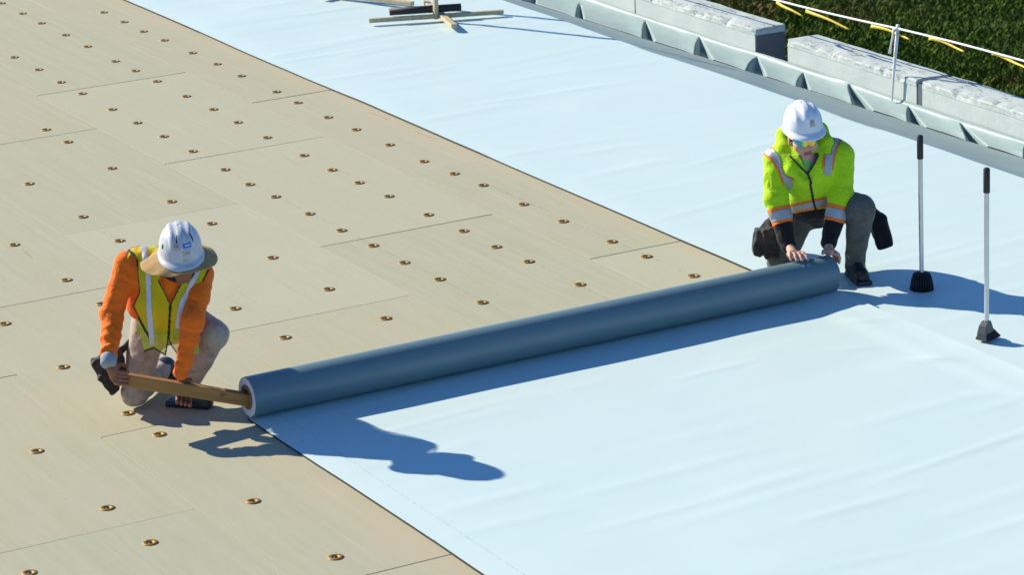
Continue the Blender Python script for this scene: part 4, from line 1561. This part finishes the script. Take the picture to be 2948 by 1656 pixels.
# ---- worker on the right: lime jacket, mirrored glasses, crouching behind the roll end
def build_right():
    root = empty('person', (1.2, 0.9, 0.012), RZ)
    tag(root, 'crouching worker in lime jacket, mirrored sunglasses and white hard hat, hands on the roll', 'person')
    shR, elR, wrR = (-0.285, 0.02, 0.720), (-0.298, -0.05, 0.515), (-0.243, -0.175, 0.270)
    shL, elL, wrL = (0.085, 0.03, 0.730), (0.075, -0.065, 0.520), (-0.006, -0.155, 0.268)
    kL, aL = (0.180, -0.10, 0.440), (0.162, -0.025, 0.120)
    kR, aR = (-0.262, 0.12, 0.080), (-0.20, 0.50, 0.080)
    hC = np.array((-0.134, -0.030, 0.868))
    hl, hf, hu = head_frame((0.16, -0.98, -0.08), (-0.03, -0.06, 1.0))
    B = Solid()
    B.cone((-0.22, 0.03, 0.715), (0.03, 0.04, 0.720), 0.088, 0.088, 0.05)
    B.cone((-0.10, 0.0, 0.69), (-0.07, 0.16, 0.46), 0.125, 0.13, 0.05)
    B.cone((-0.07, 0.16, 0.46), (-0.04, 0.26, 0.39), 0.13, 0.135, 0.05)
    B.chain([shR, elR, wrR], [0.056, 0.048, 0.030], 0.03)
    B.chain([shL, elL, wrL], [0.056, 0.048, 0.030], 0.03)
    B.chain([(0.07, 0.25, 0.38), kL, aL], [0.085, 0.062, 0.040], 0.03)
    B.chain([(-0.12, 0.25, 0.37), kR, aR], [0.085, 0.058, 0.040], 0.03)
    B.cone(aL, (0.185, -0.11, 0.04), 0.038, 0.03, 0.02)
    B.cone(aR, (-0.18, 0.52, 0.04), 0.038, 0.03, 0.02)
    B.cone((-0.12, 0.01, 0.74), hC - hu * 0.05 - hf * 0.03, 0.066, 0.058, 0.03)
    add_head(B, hC, hl, hf, hu)
    # right hand laid over the top of the roll
    B.cone(wrR, (-0.222, -0.262, 0.246), 0.027, 0.026, 0.015)
    B.cone((-0.240, -0.275, 0.242), (-0.190, -0.285, 0.240), 0.022, 0.021, 0.015)
    for i, (ln, sp) in enumerate(((0.9, -0.012), (1.0, -0.002), (1.05, 0.008), (0.95, 0.020))):
        bx = -0.246 + 0.0205 * i; by = -0.292 - 0.003 * i
        B.chain([(bx, by, 0.245), (bx + sp * 0.5 + 0.006, by - 0.036 * ln, 0.262), (bx + sp + 0.010, by - 0.062 * ln, 0.250), (bx + sp + 0.014, by - 0.080 * ln, 0.236)], [0.0105, 0.0098, 0.0090, 0.0082], 0.004)
    B.chain([(-0.196, -0.27, 0.246), (-0.168, -0.288, 0.250), (-0.150, -0.312, 0.240)], [0.012, 0.0105, 0.009], 0.008)
    # left hand hooked over the end of the roll
    B.cone(wrL, (-0.012, -0.222, 0.240), 0.027, 0.024, 0.015)
    B.cone((-0.024, -0.232, 0.236), (-0.004, -0.262, 0.240), 0.020, 0.020, 0.015)
    for i in range(4):
        ox, oy = 0.0094 * i - 0.006, -0.0174 * i
        dz = -0.004 * abs(i - 1)
        B.chain([(-0.004 + ox, -0.224 + oy, 0.240 + dz), (0.014 + ox, -0.218 + oy, 0.238 + dz), (0.022 + ox, -0.214 + oy, 0.212 + dz), (0.019 + ox, -0.214 + oy, 0.184 + dz)], [0.0105, 0.0098, 0.0090, 0.0082], 0.004)
    B.chain([(-0.026, -0.228, 0.240), (-0.046, -0.258, 0.246), (-0.056, -0.292, 0.243)], [0.012, 0.0105, 0.009], 0.008)
    V, F = B.mesh(0.0042)
    C = V[F].mean(1)
    q = (C - hC) @ np.stack([hl, hf, hu]).T
    fm = np.zeros(len(F), int)
    fm[(np.abs(q[:, 0]) < 0.022) & (q[:, 1] > 0.07) & (q[:, 2] < -0.054) & (q[:, 2] > -0.079)] = 1
    fm[(np.abs(q[:, 0]) > 0.05) & (q[:, 1] < 0.035) & (q[:, 2] > -0.012) & (q[:, 2] < 0.09) & (np.abs(q[:, 0]) < 0.082)] = 2
    link('body', mesh_from(V, F, [M['skin'], M['lip'], M['hair']], 'body', True, fm), root)

    # shirt under the open collar
    S = Solid()
    S.cone((-0.125, -0.05, 0.68), (-0.128, -0.04, 0.755), 0.095, 0.068, 0.03)
    V, F = S.mesh(0.006)
    link('shirt', mesh_from(V, F, M['green_shirt'], 'shirt'), root)

    # jacket
    J = Solid()
    J.cone((-0.225, 0.03, 0.722), (0.03, 0.04, 0.728), 0.108, 0.108, 0.06, 0)
    J.cone((-0.10, 0.0, 0.69), (-0.07, 0.14, 0.48), 0.150, 0.152, 0.06, 0)
    J.cone((-0.07, 0.14, 0.48), (-0.03, 0.24, 0.41), 0.152, 0.165, 0.05, 0)
    J.chain([shR, elR], [0.082, 0.072], 0.04, 1); J.chain([elR, wrR], [0.072, 0.052], 0.03, 2)
    J.chain([shL, elL], [0.082, 0.072], 0.04, 3); J.chain([elL, wrL], [0.070, 0.052], 0.03, 4)
    # hood lying round the neck
    J.chain([(-0.140, -0.160, 0.640), (-0.208, -0.100, 0.700), (-0.250, -0.005, 0.785), (-0.225, 0.085, 0.845), (-0.130, 0.125, 0.870), (-0.030, 0.095, 0.868), (-0.006, -0.005, 0.825), (-0.050, -0.095, 0.715), (-0.108, -0.158, 0.644)],
            [0.020, 0.034, 0.046, 0.052, 0.056, 0.052, 0.046, 0.034, 0.020], 0.025, 5)
    J.wr = lambda P: folds(P, [(shR, elR, 0.010, 26), (elR, wrR, 0.009, 34), (shL, elL, 0.010, 26), (elL, wrL, 0.009, 34)], seed=9.0, base=0.0045)
    V, F = J.mesh(0.005)
    N = vnormals(V, F)
    Fc = V[F].mean(1); Fn = N[F].mean(1)
    g = J.groups(Fc.astype(np.float32))
    x, z = fv(Fc, -0.10)

    def zf(a, b):                       # outline points on the front of the jacket (m)
        return ((a - 500.0) * 0.000857 - 0.1385, 0.842 - (b - 412.0) * 0.000905 + 0.004)
    fr = Fn[:, 1] < 0.15

    def along(a, b):
        a = np.array(a); b = np.array(b); ab = b - a
        return ((Fc - a) @ ab) / (ab @ ab)
    tR = along(elR, wrR); tL = along(elL, wrL)
    fore = ((g == 2) & (tR > 0.50)) | ((g == 4) & (tL > 0.50))
    low = (g == 0) & (z < zf(0, 862)[1] + (x - zf(430, 0)[0]) * 0.12)
    inner = (g == 0) & fr & pip(x, z, [zf(*p_) for p_ in ((462, 480), (600, 470), (517, 612))])
    black = fore | low
    lim = ~black & ~inner
    W, G = subset(V, F, lim)
    jk = link('jacket', mesh_from(W, G, M['lime'], 'jacket'), root)
    W, G = subset(V, F, black)
    link_parts('black_panel', W, G, M['jacket_black'], jk)
    # tapes: orange below, silver on top
    arm_o = ((g == 2) & (tR > 0.22) & (tR < 0.56)) | ((g == 4) & (tL > 0.22) & (tL < 0.56))
    arm_s = ((g == 2) & (tR > 0.30) & (tR < 0.49)) | ((g == 4) & (tL > 0.30) & (tL < 0.49))
    wl = [zf(400, 838), zf(700, 786)]
    wd = pdist(x, z, wl)
    w_o = (g == 0) & fr & (wd < 0.030); w_s = (g == 0) & fr & (wd < 0.017)
    backband = (g == 0) & ~fr & (Fc[:, 2] < 0.46) & (Fc[:, 2] > 0.36)
    st = np.zeros(len(F), bool); so = np.zeros(len(F), bool)
    sleeve_or_torso = (g != 5)
    for ln in ([(268, 440), (318, 480), (365, 570), (402, 680)], [(748, 352), (694, 430), (664, 520), (652, 600)]):
        d_ = pdist(x, z, [zf(*p_) for p_ in ln])
        ends = np.minimum(np.hypot(x - zf(*ln[-1])[0], z - zf(*ln[-1])[1]), 9)
        so |= (d_ < 0.036) & (ends > 0.036) & sleeve_or_torso & (Fn[:, 1] < 0.6)
        st |= (d_ < 0.022) & sleeve_or_torso & (Fn[:, 1] < 0.6)
    for nm, mk, off, mt in (('orange_tape', arm_o, 0.0025, 'orange_tape'), ('reflective_tape', arm_s, 0.0045, 'silver'), ('orange_tape', w_o | backband, 0.0025, 'orange_tape'), ('reflective_tape', w_s, 0.0045, 'silver'),
                            ('orange_tape', so & lim, 0.0025, 'orange_tape'), ('reflective_tape', st & lim, 0.0045, 'silver')):
        if mk.sum() > 3:
            W, G = subset(V, F, mk, off, N)
            link_parts(nm, W, G, M[mt], jk)
    zl = [[zf(517, 605), zf(540, 690), zf(585, 850)], [zf(412, 492), zf(470, 560), zf(517, 610)], [zf(594, 490), zf(555, 555), zf(519, 610)]]
    zd = np.min([pdist(x, z, l_) for l_ in zl], 0)
    W, G = subset(V, F, (zd < 0.0055) & fr & ((g == 0) | (g == 5)), 0.0055, N)
    link_parts('zip', W, G, M['trim'], jk, 20)

    T = Solid()
    T.ell((-0.03, 0.265, 0.375), (0.172, 0.155, 0.135), None, 0.06, 0)
    T.chain([(0.07, 0.25, 0.38), kL], [0.108, 0.088], 0.05, 1); T.chain([kL, aL], [0.086, 0.062], 0.03, 2)
    T.chain([(-0.12, 0.25, 0.37), kR], [0.108, 0.076], 0.05, 3); T.chain([kR, aR], [0.074, 0.058], 0.03, 4)
    T.wr = lambda P: folds(P, [(kL, aL, 0.009, 24), ((0.07, 0.25, 0.38), kL, 0.007, 22), ((-0.12, 0.25, 0.37), kR, 0.007, 22)], seed=15.0, base=0.0045)
    T.floor = 0.003
    V, F = T.mesh(0.0055)
    link('trousers', mesh_from(V, F, M['grey_trouser'], 'trousers'), root)
    for pts, rr in (([(0.162, -0.025, 0.150), (0.162, -0.005, 0.070), (0.186, -0.115, 0.044)], [0.060, 0.052, 0.048]), ([(-0.20, 0.48, 0.09), (-0.19, 0.53, 0.09), (-0.17, 0.50, 0.04)], [0.055, 0.048, 0.042])):
        Bt = Solid().chain(pts, rr, 0.03)
        if pts[0][0] > 0:
            Bt.box((0.175, -0.06, 0.016), (0.048, 0.125, 0.015), tilt('Z', 11).T, 0.010, 0.01)
            Bt.cone((0.165, -0.055, 0.105), (0.172, -0.085, 0.085), 0.028, 0.026, 0.02)
        Bt.floor = 0.002
        V, F = Bt.mesh(0.005)
        link('boot', mesh_from(V, F, M['boot'], 'boot'), root)
    # pouches on both sides of the belt
    Po = Solid()
    Po.box((-0.392, 0.10, 0.212), (0.026, 0.045, 0.082), tilt('Y', 6).T, 0.016, 0.015)
    Po.box((-0.325, 0.085, 0.215), (0.040, 0.050, 0.092), tilt('Y', -6).T, 0.016, 0.015)
    Po.cone((-0.19, 0.22, 0.41), (-0.345, 0.10, 0.29), 0.028, 0.034, 0.02)
    Po.wr = lambda P: 0.010 * vnoise(P[:, 0] * 34, P[:, 1] * 34, P[:, 2] * 16)
    V, F = Po.mesh(0.005)
    link('tool_pouch', mesh_from(V, F, M['pouch'], 'tool_pouch'), root)
    Po = Solid()
    Po.box((0.328, 0.10, 0.245), (0.050, 0.050, 0.098), tilt('Y', -14).T, 0.018, 0.02)
    Po.box((0.268, 0.11, 0.345), (0.045, 0.045, 0.070), tilt('Y', -40).T, 0.018, 0.03)
    Po.cone((0.13, 0.22, 0.43), (0.25, 0.12, 0.39), 0.035, 0.040, 0.02)
    Po.wr = lambda P: 0.008 * vnoise(P[:, 0] * 26, P[:, 1] * 26, P[:, 2] * 14 + 3)
    V, F = Po.mesh(0.005)
    link('tool_pouch', mesh_from(V, F, M['jacket_black'], 'tool_pouch'), root)
    # hard hat
    geo = (0.112, 0.142, 0.142, ((0.0, 0.026, 0.011), (0.062, 0.010, 0.004), (-0.062, 0.010, 0.004)), 0.062)
    hat = head_obj('hard_hat', helmet_mesh(*geo, M['helmet'], 0.030, 0.010), root, hC, hl, hf, hu)
    md = hat.modifiers.new('thickness', 'SOLIDIFY'); md.thickness = 0.003; md.offset = -1
    link('sticker', helmet_patch(0.05, 0.34, 0.26, 0.56, geo, M['tan'], 'sticker'), hat)
    link('sticker_print', helmet_patch(0.10, 0.28, 0.43, 0.50, geo, M['tan2'], 'sticker_print', 0.0036), hat)
    link('sticker_print', helmet_patch(0.09, 0.20, 0.36, 0.40, geo, M['tan2'], 'sticker_print', 0.0036), hat)
    # wrap-round mirrored glasses
    n1, n2 = 40, 8
    PH, HH_ = np.meshgrid(np.linspace(-1.12, 1.12, n1), np.linspace(0, 1, n2), indexing='ij')
    lowz = -0.019 - 0.004 * np.cos(PH * 2.6) + 0.016 * np.exp(-(PH / 0.12) ** 2) + 0.010 * np.clip((np.abs(PH) - 0.75) / 0.35, 0, 1)
    Zg = lowz + (0.032 - lowz) * HH_
    Xg = 0.079 * np.sin(PH); Yg = -0.112 * np.cos(PH) ** 0.9 - 0.004
    V, F = grid_mesh(Xg, Yg, Zg)
    gl = head_obj('sunglasses', mesh_from(V, F, M['lens'], 'sunglasses'), root, hC, hl, hf, hu)
    md = gl.modifiers.new('thickness', 'SOLIDIFY'); md.thickness = 0.003
    for sd in (-1, 1):
        mb = MB(); mb.bar((0.074 * sd, -0.052, 0.014), (0.086 * sd, 0.02, 0.010), 0.004, 0.012)
        mb.build('temple_arm', M['paperwhite'], gl)
    return root


build_right()
